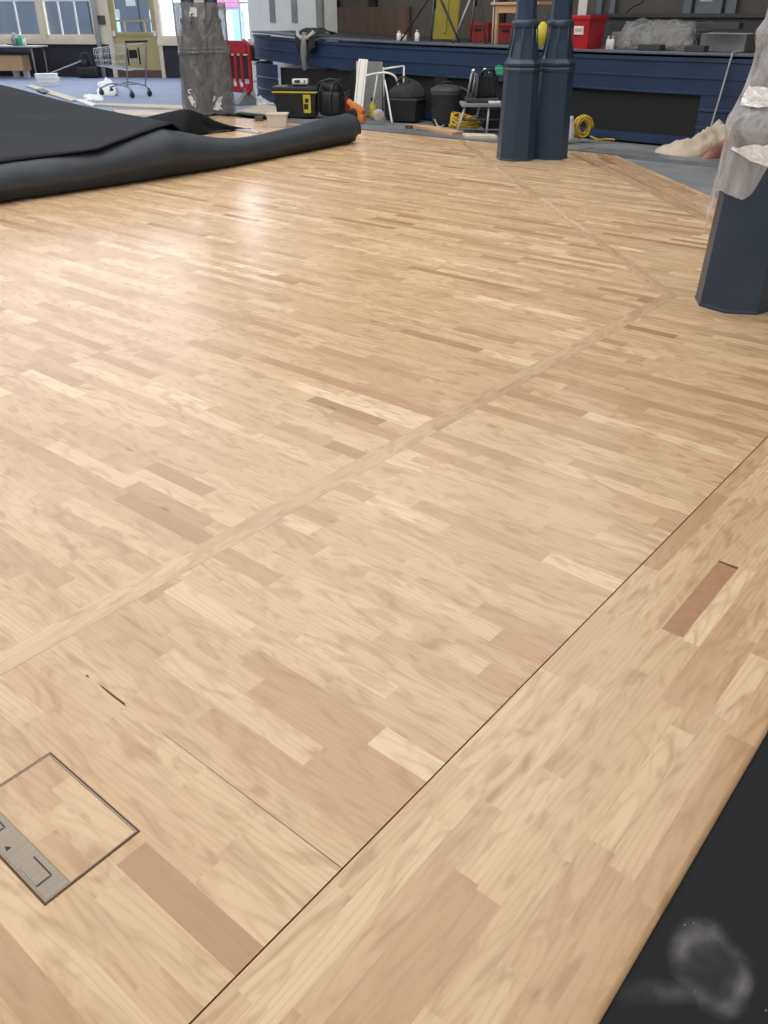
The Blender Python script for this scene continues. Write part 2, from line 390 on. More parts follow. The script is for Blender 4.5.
boards([(-1.6, VI), (kI, VI), (k2, V2-G), (-1.6, V2-G)], 0, WI, 0.25, 0.62, 1, (0, VI))
boards([(-1.6, V2+G), (k2, V2+G), (k1, V1), (-1.6, V1)], PI/2, 0.07, 0.28, 0.8, 2, (.755, 0))
boards([(-1.6, V1+.001), (2.5, V1+.001), (2.5, VB), (-1.6, VB)], 0, 0.0433, 0.7, 1.5, 3, (0, V1+.001))
SLOT[0] = 1
boards([(2.5, V1+.001), (k1, V1+.001), (kB, VB), (2.5, VB)], 0, 0.0433, 0.7, 1.5, 3, (0, V1+.001))
SLOT[0] = 0
boards([(-1.6, VB), (kB, VB), dg(kB, VB, UE), (UE, 12.3), (-1.6, 12.3)], PI/2, 0.07, 0.28, 0.8, 4)
SLOT[0] = 1
boards([(k1, V1), dg(k1, V1, UE), dg(kB, VB, UE), (kB, VB)], PI/4, 0.0433, 0.7, 1.5, 5, (k1, V1))
SLOT[0] = 0
boards([(k2, V2), dg(k2, V2, UE), dg(k1, V1, UE), (k1, V1)], PI/2, 0.07, 0.28, 0.8, 6)
kb, vb = k2+0.05, V2-0.12
SLOT[0] = 1
boards([(k2, V2), (kb, vb), dg(kb, vb, UE), dg(k2, V2, UE)], PI/4, 0.06, 0.8, 1.6, 8, (k2, V2))
boards([(kI, VI), dg(kI, VI, UE), dg(kb, vb, UE), (kb, vb)], PI/4, 0.07, 0.28, 0.7, 7, (kE, VE))
SLOT[0] = 0
# rounded-over outer edge (bullnose) running into the rubber
NB = 7
for (a, c, ang) in (((-1.6, VE), (kE, VE), 0), ((kE, VE), dg(kE, VE, UE), PI/4)):
    da = Vector((c[0]-a[0], c[1]-a[1])); Ltot = da.length; da.normalize(); nrm = Vector((da.y, -da.x)); x = 0; r = random.Random(11)
    while x < Ltot:
        l = min(r.uniform(.3, .7), Ltot-x); base = len(FL.v)
        for k in range(NB):
            t = (PI/2)*(k-1)/(NB-2); o, z = (-WI, 0.0) if k == 0 else (math.sin(t)*0.012-.0, -(1-math.cos(t))*0.014)
            for xx in (x, x+l):
                g = Vector(a) + da*xx + nrm*o; FL.v.append(uw(g.x, g.y, z))
        for k in range(NB-1):
            q = (base+2*k, base+2*k+2, base+2*k+3, base+2*k+1)
            FL.f.append(q); FL.sm.append(True); FL.mi.append(0)
            for i in q:
                kk, e = divmod(i-base, 2); FL.uv += [(l/2 if e else -l/2), (.028 if kk == 0 else -.028-kk*0.003)]
        x += l
fo_ = FL.build('floor', M['wood']); fo_['kind'] = 'structure'
fo_.data.materials.append(M['wood_dark']); fo_.data.polygons.foreach_set('material_index', FL.mi)
# open joint, split and one walnut-dark replacement stave
jt = MB()
def flat(mb, pts, z=.0006): mb.add([uw(a, b_, z) for a, b_ in pts], [tuple(range(len(pts)))])
flat(jt, [(.7543, .73), (.7558, .73), (.7554, 1.3), (.7546, 1.3)])
flat(jt, [(.752, 1.44), (.7575, 1.45), (.758, 1.54), (.7555, 1.56), (.752, 1.5)]); flat(jt, [(.753, 1.60), (.757, 1.60), (.757, 1.612), (.753, 1.612)])
flat(jt, [(2.288, .4945), (2.302, .4945), (2.302, .5535), (2.293, .5535)], .0009)
jt.build('floor', M['seam'])['kind'] = 'structure'
ds = MB(); flat(ds, [(1.872, .4945), (2.3, .4945), (2.3, .5535), (1.872, .5535)])
ds.build('floor', mat('dark_stave', (176, 132, 96), 0.36, var=0.1, scale=10, stretch=(3, 3, 1)))['kind'] = 'structure'
sb = MB()
sb.prism([uw(-1.6, VE+.002)[:2], uw(kE, VE+.002)[:2], uw(*dg(kE, VE+.002, UE))[:2], uw(UE, 12.3)[:2], uw(-1.6, 12.3)[:2]], -0.026, -0.004)
sb.build('floor', M['seam'])['kind'] = 'structure'
g = MB().prism([(-22, -2), (14, -2), (14, 32), (-22, 32)], -0.2, -0.03)
g.build('floor', M['concrete'])['kind'] = 'structure'
g = MB().prism([uw(-1.6, 12.32)[:2], uw(30, 12.32)[:2], uw(30, 34)[:2], uw(-1.6, 34)[:2]], -0.03, -0.002)
g.build('floor', M['carpet'])['kind'] = 'structure'
# rubber floor covering beside the wood
rm = MB().prism([uw(-1.6, VE-.013)[:2], uw(kE, VE-.013)[:2], uw(6.2, -.9)[:2], uw(-1.1, -1.3)[:2]], -0.03, -0.012)
tag(rm.build('rubber_mat', M['rubber']), 'dusty black rubber floor mat beside the rounded wooden edge', 'mat')
# grey threshold strip along the stage end of the wood
th = MB()
for v0, v1, du in ((2.9, 5.2, 0), (5.22, 8.0, .0), (8.02, 10.6, .0)):
    th.prism([uw(UE+.02+du, v0)[:2], uw(UE+.42+du, v0)[:2], uw(UE+.42+du, v1)[:2], uw(UE+.02+du, v1)[:2]], -0.03, 0.012)
tag(th.build('trim_1', M['galv']), kind='structure')

# ------------------------------------------------------------------ floor service box, lower left
FB = thing('floor_box', 'square steel rimmed floor socket box with wood inset lid', 'floor box', uw(0.445, 1.28), ANG_U)
hu, hv = 0.108, 0.168                                   # half sizes along U and W
def rim(mb, a, c, w, z0, z1):
    for s in (-1, 1):
        mb.box((s*(a-w/2), 0, (z0+z1)/2), (w, 2*c, z1-z0)); mb.box((0, s*(c-w/2), (z0+z1)/2), (2*a-2*w, w, z1-z0))
r_ = MB(); rim(r_, hu+.001, hv+.001, 0.0046, -0.002, 0.0012); r_.build('outer_rim', M['seam'], FB)
r_ = MB(); rim(r_, hu-.0033, hv-.0033, 0.003, -0.002, 0.0022); r_.build('steel_rim', M['steel'], FB)
lid = MB(); lid.uv = []
for k in range(3):
    a0 = -hu+.058 + k*0.0505; a1 = min(a0+.0503, hu-.0068)
    for (b0, b1) in ((-hv+.0068, -.03+.05*k), (-.0298+.05*k, hv-.0068)):
        base = len(lid.v); P_ = [(a0, b0), (a1, b0), (a1, b1), (a0, b1)]
        lid.v += [Vector((p[0], p[1], 0.0012)) for p in P_]; lid.f.append((base, base+1, base+2, base+3)); lid.sm.append(False)
        for p in P_: lid.uv += [p[1]+k, p[0]]
lid.build('lid_inset', M['wood'], FB)
pw = 0.05; px0 = -hu+.0068
pl = MB().box((px0+pw/2, 0, .0006), (pw, 2*hv-.014, .003)).build('handle_plate', M['steel'], FB)
for s in (-1, 1):
    fl = MB().box((px0+.019, s*.088+.0, .0024), (.03, .062, .0012), bev=.0004).build('cable_flap', M['steel'], pl)
    MB().box((px0+.0365, s*.088, .0023), (.003, .066, .0006)).box((px0+.019, s*.088-.0335, .0023), (.032, .002, .0006)).build('finger_slot', M['black'], pl)
MB().prism([(px0+.012, .012), (px0+.02, .0), (px0+.008, -.002)], .0021, .0025).build('arrow_mark', M['black'], pl)

# ------------------------------------------------------------------ cast columns
PED = [(.226, 0), (.226, .012), (.222, .02), (.196, .88), (.195, .9), (.212, .915), (.216, .935), (.206, .95), (.192, .955), (.205, .97), (.207, .99), (.19, 1.01), (.172, 1.03), (.165, 1.06)]
NECK = [(.165, 1.06), (.135, 1.2), (.122, 1.33)]
RING = [(.122, 1.33), (.142, 1.345), (.146, 1.37), (.142, 1.395), (.118, 1.41)]
SHAFT = [(.118, 1.41), (.112, 1.5), (.105, 5.9)]
def column(x, y, rot, label, group=None):
    t = thing('cast_column', label, 'column', (x, y, 0), rot, group)
    MB().lathe(PED, n=8, rot=PI/8, smooth=False).build('pedestal', M['navy'], t)
    nk = MB().lathe(NECK, n=8, rot=PI/8, smooth=False)
    nk.build('neck', M['navy'], t)
    for k in range(8):
        a = PI/8 + k*PI/4
        rb = MB().tube([(.172*math.cos(a), .172*math.sin(a), 1.05), (.146*math.cos(a), .146*math.sin(a), 1.2), (.136*math.cos(a), .136*math.sin(a), 1.34)], .008, 6)
        rb.build('rib', M['navy'], t)
    MB().lathe(RING, n=16, rot=PI/8).build('ring_moulding', M['navy'], t)
    MB().lathe(SHAFT, n=8, rot=PI/8, smooth=False).build('shaft', M['navy'], t)
    return t
column(1.54, 10.49, 0.13, 'left of the two navy columns standing together before the stage')
column(1.945, 10.60, 0.13, 'right of the two navy columns standing together before the stage')
RC = Vector((2.05, 4.80, 0))
column(RC.x, RC.y, math.radians(-10), 'nearest navy octagonal column, half wrapped in polythene at right edge')
LC1, LC2 = Vector((-3.14, 15.45, 0)), Vector((-2.86, 15.8, 0))
LC1 = Vector((-3.1, 15.35, 0)); LC2 = Vector((-2.78, 15.62, 0))
column(LC1.x, LC1.y, 0.2, 'left navy column of the pair hidden inside grey polythene')
column(LC2.x, LC2.y, 0.2, 'right navy column of the pair hidden inside grey polythene')

def profile_r(z):
    pr = PED + NECK[1:] + RING[1:] + SHAFT[1:]
    for (a, za), (b_, zb) in zip(pr, pr[1:]):
        if za <= z <= zb and zb > za: return a + (b_-a)*(z-za)/(zb-za)
    return pr[-1][0]
# polythene on the near column: torn lower hem with a hanging tail
def near_wrap():
    P_ = []; nA, nZ = 96, 60
    hem = {}
    # hem height as a function of the direction seen from the column axis
    key = [(-180, .62), (-165, .64), (-150, .62), (-130, .6), (-118, .66), (-110, .76), (-100, .82), (-80, .8), (-40, .6), (0, .55), (60, .7), (110, .58), (138, .6), (147, .5), (159, .35), (169, .5), (180, .62)]
    key = sorted(key)
    def hz(a):
        for (a0, z0), (a1, z1) in zip(key, key[1:]):
            if a0 <= a <= a1: return z0+(z1-z0)*(a-a0)/(a1-a0)
        return .6
    for j in range(nZ):
        row = []
        for i in range(nA+1):
            a = -180 + 360*i/nA; ar = math.radians(a)
            z0 = hz(a) + .012*fbm(math.cos(ar), math.sin(ar), 3, 4)
            t = j/(nZ-1); z = z0 + (3.2-z0)*t**1.6
            # hang as a loose skin: shoulders bridged by the film
            r = profile_r(z)+.012
            r = r/math.cos(((math.degrees(ar)+10+22.5) % 45-22.5)*PI/180) if z < .9 else r*1.04
            fold = fbm(math.cos(ar)*1.5+z*.8, math.sin(ar)*1.5, z*1.2, 2.3)
            r += .004 + .016*abs(fold) + .03*max(0, .12-(z-z0))*(0.5+fold)
            row.append(Vector((r*math.cos(ar), r*math.sin(ar), z)))
        P_.append(row)
    return P_
t = thing('plastic_wrap', 'torn translucent polythene wrapped round the nearest column', 'plastic sheet', RC)
MB().grid(near_wrap()).build('film', M['poly'], t)
tb = MB()
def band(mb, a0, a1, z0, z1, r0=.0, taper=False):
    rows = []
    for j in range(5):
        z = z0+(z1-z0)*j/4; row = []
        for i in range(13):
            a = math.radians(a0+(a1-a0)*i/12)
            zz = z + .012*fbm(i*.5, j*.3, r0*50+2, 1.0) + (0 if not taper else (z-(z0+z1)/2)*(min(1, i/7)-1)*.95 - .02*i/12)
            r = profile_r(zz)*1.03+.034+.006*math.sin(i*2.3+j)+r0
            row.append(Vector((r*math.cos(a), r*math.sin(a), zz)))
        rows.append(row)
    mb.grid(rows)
band(tb, -172, -95, 1.05, 1.14); tb.build('tape', M['tape'], t)  # bright band drawn on the film as a glint
tb = MB(); band(tb, -160, -90, .8, .9, .004, True); tb.build('tape', M['tape'], t)  # tapered bright band, a second painted glint

# polythene round the far pair at left
def pair_wrap(zbot, ztop):
    mid = (LC1+LC2)/2; d = (LC2-LC1); half = d.length/2; d.normalize(); nn = Vector((-d.y, d.x, 0)); P_ = []
    for j in range(140):
        z = zbot+(ztop-zbot)*j/139; r = profile_r(z); r = max(r, .2-.0*max(0, min(1, (z-.95)/.5)))*1.05+.012
        row = []
        for i in range(181):
            a = 2*PI*i/180; c, s_ = math.cos(a), math.sin(a)
            p = d*(half*max(-1, min(1, c*2.2)) + r*c) + nn*(r*s_)
            # pinched between the two shafts
            pin = (1-min(1, abs(c)*2.2))*.03
            p -= nn*(pin*(1 if s_ > 0 else -1))
            f = fbm(p.x*2+z, p.y*2, z*1.3, 2.0)
            p = p*(1+.05*abs(f))
            if z < .12: p *= 1+.1*(.12-z)*(1+f)/.12*.5
            row.append(Vector((p.x, p.y, z + (.03*f if j == 0 else 0))))
        P_.append(row)
    return P_, mid
P_, mid = pair_wrap(.04, 1.62)
t = thing('plastic_wrap', 'crumpled grey polythene wound round the far left column pair', 'plastic sheet', mid)
MB().grid(P_).build('film', M['poly_dense'], t)
def glint_patch(x0, x1, y0, y1):
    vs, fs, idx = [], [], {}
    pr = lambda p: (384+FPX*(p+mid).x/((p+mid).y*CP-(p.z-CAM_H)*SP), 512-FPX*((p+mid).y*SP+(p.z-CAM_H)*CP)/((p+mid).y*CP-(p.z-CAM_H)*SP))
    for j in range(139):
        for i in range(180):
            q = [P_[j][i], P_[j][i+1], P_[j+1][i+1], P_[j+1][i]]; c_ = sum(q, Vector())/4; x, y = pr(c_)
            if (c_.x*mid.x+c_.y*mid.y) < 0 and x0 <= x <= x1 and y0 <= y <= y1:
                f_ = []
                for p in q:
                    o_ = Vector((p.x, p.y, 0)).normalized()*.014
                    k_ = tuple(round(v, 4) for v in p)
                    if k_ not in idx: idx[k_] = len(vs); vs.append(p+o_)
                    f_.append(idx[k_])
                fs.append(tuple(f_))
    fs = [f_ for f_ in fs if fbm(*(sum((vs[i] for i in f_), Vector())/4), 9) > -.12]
    if fs: MB().add(vs, fs, True).build('tape', M['tape'], t)  # noise-cut white pieces painting glints on the far film
glint_patch(190, 197, 7, 17); glint_patch(188.5, 196, 89, 108); glint_patch(213, 221, 96, 110)

# ------------------------------------------------------------------ rolled grey underlay
UL = thing('underlay_roll', 'dark grey rubber underlay sheet, loosely rolled across the wooden floor', 'roll', gp(100, 190))
ctr = [gp(-150, 232), gp(0, 205), gp(60, 196), gp(100, 190), gp(150, 182.5), gp(175, 178.5), gp(200, 174), gp(230, 168.5), gp(260, 162.5), gp(300, 154.5), gp(335, 147.5), gp(358, 143)]
rad = [.165, .165, .168, .176, .22, .24, .2, .157, .14, .152, .172, .178]
pth = catmull([Vector((p.x, p.y, r)) for p, r in zip(ctr, rad)], 5)
rr_ = [r.x for r in catmull([Vector((r, 0, 0)) for r in rad], 5)]
rows = []; NS = 90
for i, p in enumerate(pth):
    tg = (pth[min(i+1, len(pth)-1)] - pth[max(i-1, 0)]); tg.z = 0; tg.normalize()
    back = Vector((-tg.y, tg.x, 0))
    R = rr_[i]; base = Vector((p.x, p.y, 0)) + back*R*.72
    row = []
    for k in range(NS+1):
        turns = 3.2*k/NS; a = 2*PI*turns
        r = .05 + (R-.05)*min(1, k/NS*1.0)
        if k > NS*0.72: r = R - .012*(1-k/NS)*3
        wob = 1+.03*fbm(i*.25, math.cos(a)*.7, math.sin(a)*.7, 1.4)
        ang = a + 2.2
        row.append(base + back*(math.cos(ang)*r*wob) + Vector((0, 0, R + math.sin(ang)*r*wob*(.96 if math.sin(ang) < 0 else 1.0))))
    lift = min(q.z for q in row)
    row = [q - Vector((0, 0, lift-.006)) for q in row]
    rows.append(row)
solid(MB().grid(rows).build('rolled_front', M['underlay'], UL, world=True), .009)
# the loose sheet lying behind the roll, humped, its free edge laid over the roll
F_ = [gp(-150, 182, .334), gp(-60, 171, .334), gp(0, 162, .334), gp(50, 155.7, .34), gp(97, 149.5, .36)]
B_ = [gp(-130, 70, .5), gp(-50, 79, .5), gp(0, 85, .47), gp(70, 103, .36), gp(172, 123.5, .5)]
Fp, Bp = catmull(F_, 8), catmull(B_, 8)
rows = []; NR = 26
for j in range(NR+1):
    t_ = j/NR; row = []
    for i, (a, c) in enumerate(zip(Fp, Bp)):
        p = a.lerp(c, t_); s_ = i/(len(Fp)-1)
        p.z += (-.10*math.sin(PI*min(1, t_*1.2))*(1-s_) + .03*fbm(p.x*.6, p.y*.6, 0, 1.0)*math.sin(PI*t_))
        row.append(p)
    rows.append(row)
# front lip tucks down behind the roll; back edge falls to the floor
fall = []
for k in range(1, 5):
    fall.append([Vector((c.x + .04*k, c.y + .18*k, max(.004, c.z*(1-(k/4)**1.3)))) for c in rows[-1]])
solid(MB().grid(rows + fall).build('loose_sheet', M['underlay_darkened'], UL, world=True), .012)
# puckered fold standing up behind
fd = []
ridge = catmull([gp(128, 122, .1), gp(150, 116.5, .2), gp(172, 111.5, .29), gp(188, 109.5, .33), gp(202, 114, .25), gp(216, 121, .14), gp(236, 128, .03)], 4)
for i, p in enumerate(ridge):
    h_ = p.z
    fd.append([p + Vector((-.1*h_, -1.0*h_-.1, -h_+.03)), p + Vector((-.05, -.5*h_-.03, -.42*h_)), p + Vector((0, -.1, -.03*h_)), p, p + Vector((.1, .25*h_+.05, -.4*h_)), p + Vector((.2, .8*h_+.1, -h_+.006))])
solid(MB().grid(fd).build('puckered_fold', M['underlay_darkened'], UL, world=True), .01)

# ------------------------------------------------------------------ stage
path_uv = [(11.52, .3), (11.5, 2), (11.46, 4), (11.48, 5.5), (11.72, 7), (11.88, 8.2), (11.98, 9.6), (12.06, 10.9), (12.12, 11.9), (12.2, 12.7), (12.4, 13.35), (12.75, 13.8), (13.15, 14.0), (13.45, 14.05)]
fp = catmull([uw(u, v) for u, v in path_uv], 16)
_top = [(200, 30.2), (258, 30.8), (266, 31.5), (290, 34.5), (321, 37.5), (384, 41), (448, 43.75), (514, 46), (573, 49), (650, 51.5), (730, 53.4), (800, 55.5), (1400, 70)]
def _zt(p):
    z = 1.1
    for _ in range(4):
        px = 384 + FPX*p.x/(p.y*CP-(z-CAM_H)*SP)
        for (xa, ya), (xb, yb) in zip(_top, _top[1:]):
            if xa <= px <= xb: z = hp(px, ya+(yb-ya)*(px-xa)/(xb-xa), p.y).z
    return z
_zl = [max(1.05, min(1.2, _zt(p))) for p in fp]
for _ in range(90): _zl = [(_zl[max(i-1, 0)]+_zl[i]+_zl[min(i+1, len(_zl)-1)])/3 for i in range(len(_zl))]
def ztop(i): return _zl[max(0, min(i, len(_zl)-1))]
def offs(i, d):
    a, c = fp[max(i-1, 0)], fp[min(i+1, len(fp)-1)]; tt = (c-a).normalized()
    return fp[i] + Vector((-tt.y, tt.x, 0))*d          # d>0 : towards the room
STG = thing('stage', 'long curved navy stage front with black recessed panels at back', 'stage', uw(11.5, 6))
def profile_sweep(prof, i0, i1, name, m, smooth=False):
    rows = []
    for i in range(i0, i1+1):
        zt = ztop(i); rows.append([offs(i, d) + Vector((0, 0, z if not isinstance(z, str) else zt+float(z))) for d, z in prof])
    mb = MB().grid(rows, False)
    return mb.build(name, m, STG, world=True)
n_ = len(fp)-1
# which side is the room?  test and flip
if (offs(30, 1.0)).length > fp[30].length:
    _o = offs
    def offs(i, d, _o=_o): return _o(i, -d)
profile_sweep([(-.3, '-0.03'), (.03, '-0.03'), (.036, '-0.025'), (.036, '-0.006'), (.03, '0.0'), (-.35, '0.0')], 0, n_, 'edge_nosing', M['stage_edge'])
profile_sweep([(.02, '-0.055'), (.02, '-0.1'), (0, '-0.11'), (0, '-0.26'), (.014, '-0.265'), (.014, '-0.285'), (0, '-0.29'), (-.005, '-0.44'), (.01, '-0.445'), (.01, '-0.46'), (-.03, '-0.47')], 0, n_, 'upper_fascia', M['stage_blue'])
lo = [(-.03, .66), (0, .66), (0, .44), (.014, .43), (.014, .41), (0, .4), (0, .24), (.014, .23), (.014, .21), (0, .2), (0, .1), (.02, .1), (.02, 0)]
iR0 = next(i for i in range(n_) if 384+FPX*fp[i].x/(fp[i].y*CP+.9*SP) < 708); iR1 = next(i for i in range(n_) if fp[i].x < 2.3)
iL1 = next(i for i in range(n_) if 384+FPX*fp[i].x/(fp[i].y*CP+.9*SP) < 278)
profile_sweep(lo, 0, iR0, 'lower_fascia', M['stage_blue'])
profile_sweep(lo, iL1, n_, 'curved_end_fascia', M['stage_blue'])
profile_sweep([(-.06, .62), (-.06, .08)], iR0, iL1, 'recessed_panel', M['black_panel'])
profile_sweep([(-.06, .1), (.02, .1), (.02, 0)], iR0, iL1, 'plinth', M['stage_blue'])
post = [(-.06, .64), (.004, .64), (.004, .1), (-.06, .1)]
for ip in (iR1, iR1+24, iR1+46):
    profile_sweep(post[:], ip, ip+3, 'mullion', M['stage_blue'] if ip == iR1 else M['black_panel'])
# hatch frame for slight slope: the deck
dk = MB()
depth = Vector((UX, UY, 0))*4.2
ev = [offs(i, -.3) for i in range(n_+1)]
def _bk(i, p):
    u_, v_ = p.x*UX+p.y*UY, -p.x*UY+p.y*UX
    q = uw(max(u_+.01, 14.2 if v_ < 12.3 else 13.35), v_); return Vector((q.x, q.y, ztop(i)-.003))
dk.grid([[Vector((p.x, p.y, ztop(i)-.003)), _bk(i, p)] for i, p in enumerate(ev)], False)
dk.build('deck', M['stage_deck'], STG, world=True)

# ------------------------------------------------------------------ room shell
# window wall at the far left: local frame, x runs to the left along the wall
WO = gp(180, 78); wd = (gp(0, 76) - WO); wd.z = 0; wd.normalize(); wnrm = Vector((-wd.y, wd.x, 0))
if wnrm.y < 0: wnrm = -wnrm                             # pointing outdoors
def wpt(px, py):
    r = Vector(_ray(px, py)); o = Vector((0, 0, CAM_H))
    k = (WO - o).dot(wnrm) / r.dot(wnrm); p = o + r*k
    return (p - WO).dot(wd), p.z
def wbox(mb, s0, s1, z0, z1, d0, d1):
    c = WO + wd*((s0+s1)/2) + wnrm*((d0+d1)/2); c.z = (z0+z1)/2
    m_ = Matrix((( wd.x, wnrm.x, 0), (wd.y, wnrm.y, 0), (0, 0, 1)))
    return mb.box(c, (abs(s1-s0), abs(d1-d0), z1-z0), m=m_)
S = lambda px, py=20: wpt(px, py)[0]
ZT = 5.6
sW1a, sW1b = S(-75), S(38.5, 15); sW2a, sW2b = S(42.5, 15), S(93, 15)
sDa, sDb = S(110.5, 20), S(156, 20); sW3a, sW3b = S(158, 20), S(190, 20); sW4a, sW4b = S(213, 20), S(256, 20)
SILL = .88
wl = MB(); wbox(wl, sDb, S(-140), 0, SILL-.12, 0, .25) if False else None
wbox(wl, sDa+.05, S(-75)+12, 0, SILL-.1, 0, .25); wbox(wl, sDb-.05, S(206), 0, SILL-.1, 0, .25); wbox(wl, S(206), S(262), 0, .62, 0, .25)
wl.build('wall_left', M['dado'])['kind'] = 'structure'
wl = MB(); wbox(wl, S(-75)+12, S(-75), SILL-.1, ZT, 0, .25)
wbox(wl, sW1b, sW2a, SILL, ZT, -.05, .22); wbox(wl, sW2b, sDa+.06, SILL-.1, ZT, -.04, .22); wbox(wl, sDb-.02, sW3a, SILL-.1, ZT, -.03, .22); wbox(wl, S(190), sW4a, .62, ZT, 0, .25)
wbox(wl, S(-75), S(262), 4.3, ZT, 0.02, .2)
wl.build('wall_left', M['cream'])['kind'] = 'structure'
# slim pipe-like post beside the door
def window(n, sa, sb, z0, bars, transom):
    lo_, hi = min(sa, sb), max(sa, sb)
    fr = MB(); wbox(fr, lo_-.02, lo_+.06, z0, 4.3, 0, .12); wbox(fr, hi-.06, hi+.02, z0, 4.3, 0, .12); wbox(fr, lo_, hi, z0, z0+.1, 0, .12); wbox(fr, lo_, hi, 4.2, 4.3, 0, .12)
    w = tag(fr.build('window_%d' % n, M['cream']), kind='structure')
    sl = MB(); wbox(sl, lo_-.06, hi+.06, z0-.12, z0+.01, -.09, .14); sl.build('sill', M['cream'], w)
    gb = MB()
    for q in bars: wbox(gb, lo_+(hi-lo_)*q-.02, lo_+(hi-lo_)*q+.02, z0+.1, 4.2, .04, .08)
    for z in transom: wbox(gb, lo_, hi, z-.02, z+.02, .045, .075)
    gb.build('glazing_bars', M['white'], w)
    gl = MB(); wbox(gl, lo_+.03, hi-.03, z0+.06, 4.25, .055, .065); gl.build('pane', M['glass'], w)
window(1, sW1a, sW1b, SILL+.02, (.16, .34, .51, .69, .86) if False else (.2, .39, .58, .77), (1.78, 2.9))
window(2, sW2a, sW2b, SILL+.02, (.36, .68), (1.78, 2.9))
window(3, sW3a, sW3b, SILL, (.5,), (1.9, 2.9))
window(4, sW4a, sW4b, .66, (.38, .72), (1.72, 2.9))
# door
lo_, hi = min(sDa, sDb), max(sDa, sDb)
fr = MB(); wbox(fr, lo_-.1, lo_, 0, 4.3, -.05, .15); wbox(fr, hi, hi+.12, 0, 4.3, -.05, .15); wbox(fr, lo_, hi, 2.6, 2.75, -.05, .15)
D = tag(fr.build('door_1', M['cream']), kind='structure')
lf = MB(); wbox(lf, lo_, hi, .02, 1.05, 0, .06); wbox(lf, lo_, lo_+.14, 1.05, 2.6, 0, .06); wbox(lf, hi-.14, hi, 1.05, 2.6, 0, .06); wbox(lf, lo_, hi, 2.45, 2.6, 0, .06)
wbox(lf, lo_, hi, .98, 1.06, -.02, .07)
lf.build('door_leaf', M['door_paint'], D)
gb = MB(); wbox(gb, lo_+.14, hi-.14, 1.3, 1.34, 0, .05)
for q in (.27, .72): wbox(gb, lo_+(hi-lo_)*q-.015, lo_+(hi-lo_)*q+.015, 1.05, 1.3, 0, .05)
gb.build('glazing_bars', M['door_paint'], D)
gl = MB(); wbox(gl, lo_+.14, hi-.14, 1.05, 2.45, .025, .035); gl.build('pane', M['glass'], D)
kp = MB(); wbox(kp, lo_, hi, .0, .18, -.012, 0); kp.build('kick_strip', M['brown'], D)
for q, nm in ((lo_+.06, 'lock'), (hi-.06, 'lock')):
    lk = MB(); wbox(lk, q-.04, q+.04, .97, 1.09, -.05, 0); lk.build(nm, M['white'], D)
# notices on the door glass and wall switch
def wpaper(px0, py0, px1, py1, d, label):
    a, za = wpt(px0, py0); c, zc = wpt(px1, py1); mb = MB(); wbox(mb, min(a, c), max(a, c), min(za, zc), max(za, zc), d-.004, d)
    return tag(mb.build('paper_notice', M['paper']), label, 'notice', 'notices on the door glass')
wpaper(124.5, -4, 135.5, 6, .02, 'larger white paper notice taped high on the door glass')
wpaper(115, 9, 120, 18, .02, 'small white paper notice at left of the door glass')
sw = MB(); a, z = wpt(101.5, 20); wbox(sw, a-.13, a+.13, z-.1, z+.1, -.09, -.04); tag(sw.build('switch_box', M['brown']), 'small brown switch box on the cream post left of the door', 'switch')
# slanted pale post in front of the pier left of door
a, z = wpt(104, 60)
pp = MB(); c0 = WO + wd*a - wnrm*.14
pp.tube([c0 + Vector((0, 0, .02)), c0 + Vector((0, 0, 4.3))], .06, 10)
tag(pp.build('pipe', M['lgrey']), 'pale grey vertical pipe against the wall left of door', 'pipe')

# white wall left of the stage, with grey recessed slots
a0, a1 = Vector((-2.86, 20.4, 0)), Vector((-1.13, 18.35, 0)); wdir = (a1-a0); Lw = wdir.length; wdir.normalize(); wn = Vector((-wdir.y, wdir.x, 0))
if wn.y < 0: wn = -wn
def fbox(mb, o, d, nrm, s0, s1, z0, z1, d0, d1):
    c = o + d*((s0+s1)/2) + nrm*((d0+d1)/2); c.z = (z0+z1)/2
    return mb.box(c, (abs(s1-s0), abs(d1-d0), z1-z0), m=Matrix(((d.x, nrm.x, 0), (d.y, nrm.y, 0), (0, 0, 1))))
ww = MB(); fbox(ww, a0, wdir, wn, 0, Lw, 0, ZT, 0, .3); ww.build('wall_back', M['wall_white'])['kind'] = 'structure'
ww = MB()
for q0, q1 in ((.31, .38), (.60, .67)): fbox(ww, a0, wdir, wn, Lw*q0, Lw*q1, 1.32, ZT, -.015, 0)
fbox(ww, a0, wdir, wn, Lw*.93, Lw*1.0, 1.05, ZT, -.06, 0)
ww.build('trim_2', M['grey'])['kind'] = 'structure'
# return wall from the window wall to that wall
e0 = WO + wd*S(257); e0.z = 0
ww = MB(); rd = (a0-e0); Lr = rd.length; rd.normalize(); rn = Vector((-rd.y, rd.x, 0)); fbox(ww, e0, rd, rn, 0, Lr, 0, ZT, .02, .3) if rn.x > 0 else fbox(ww, e0, rd, -rn, 0, Lr, 0, ZT, .02, .3)
ww.build('wall_back', M['wall_white'])['kind'] = 'structure'
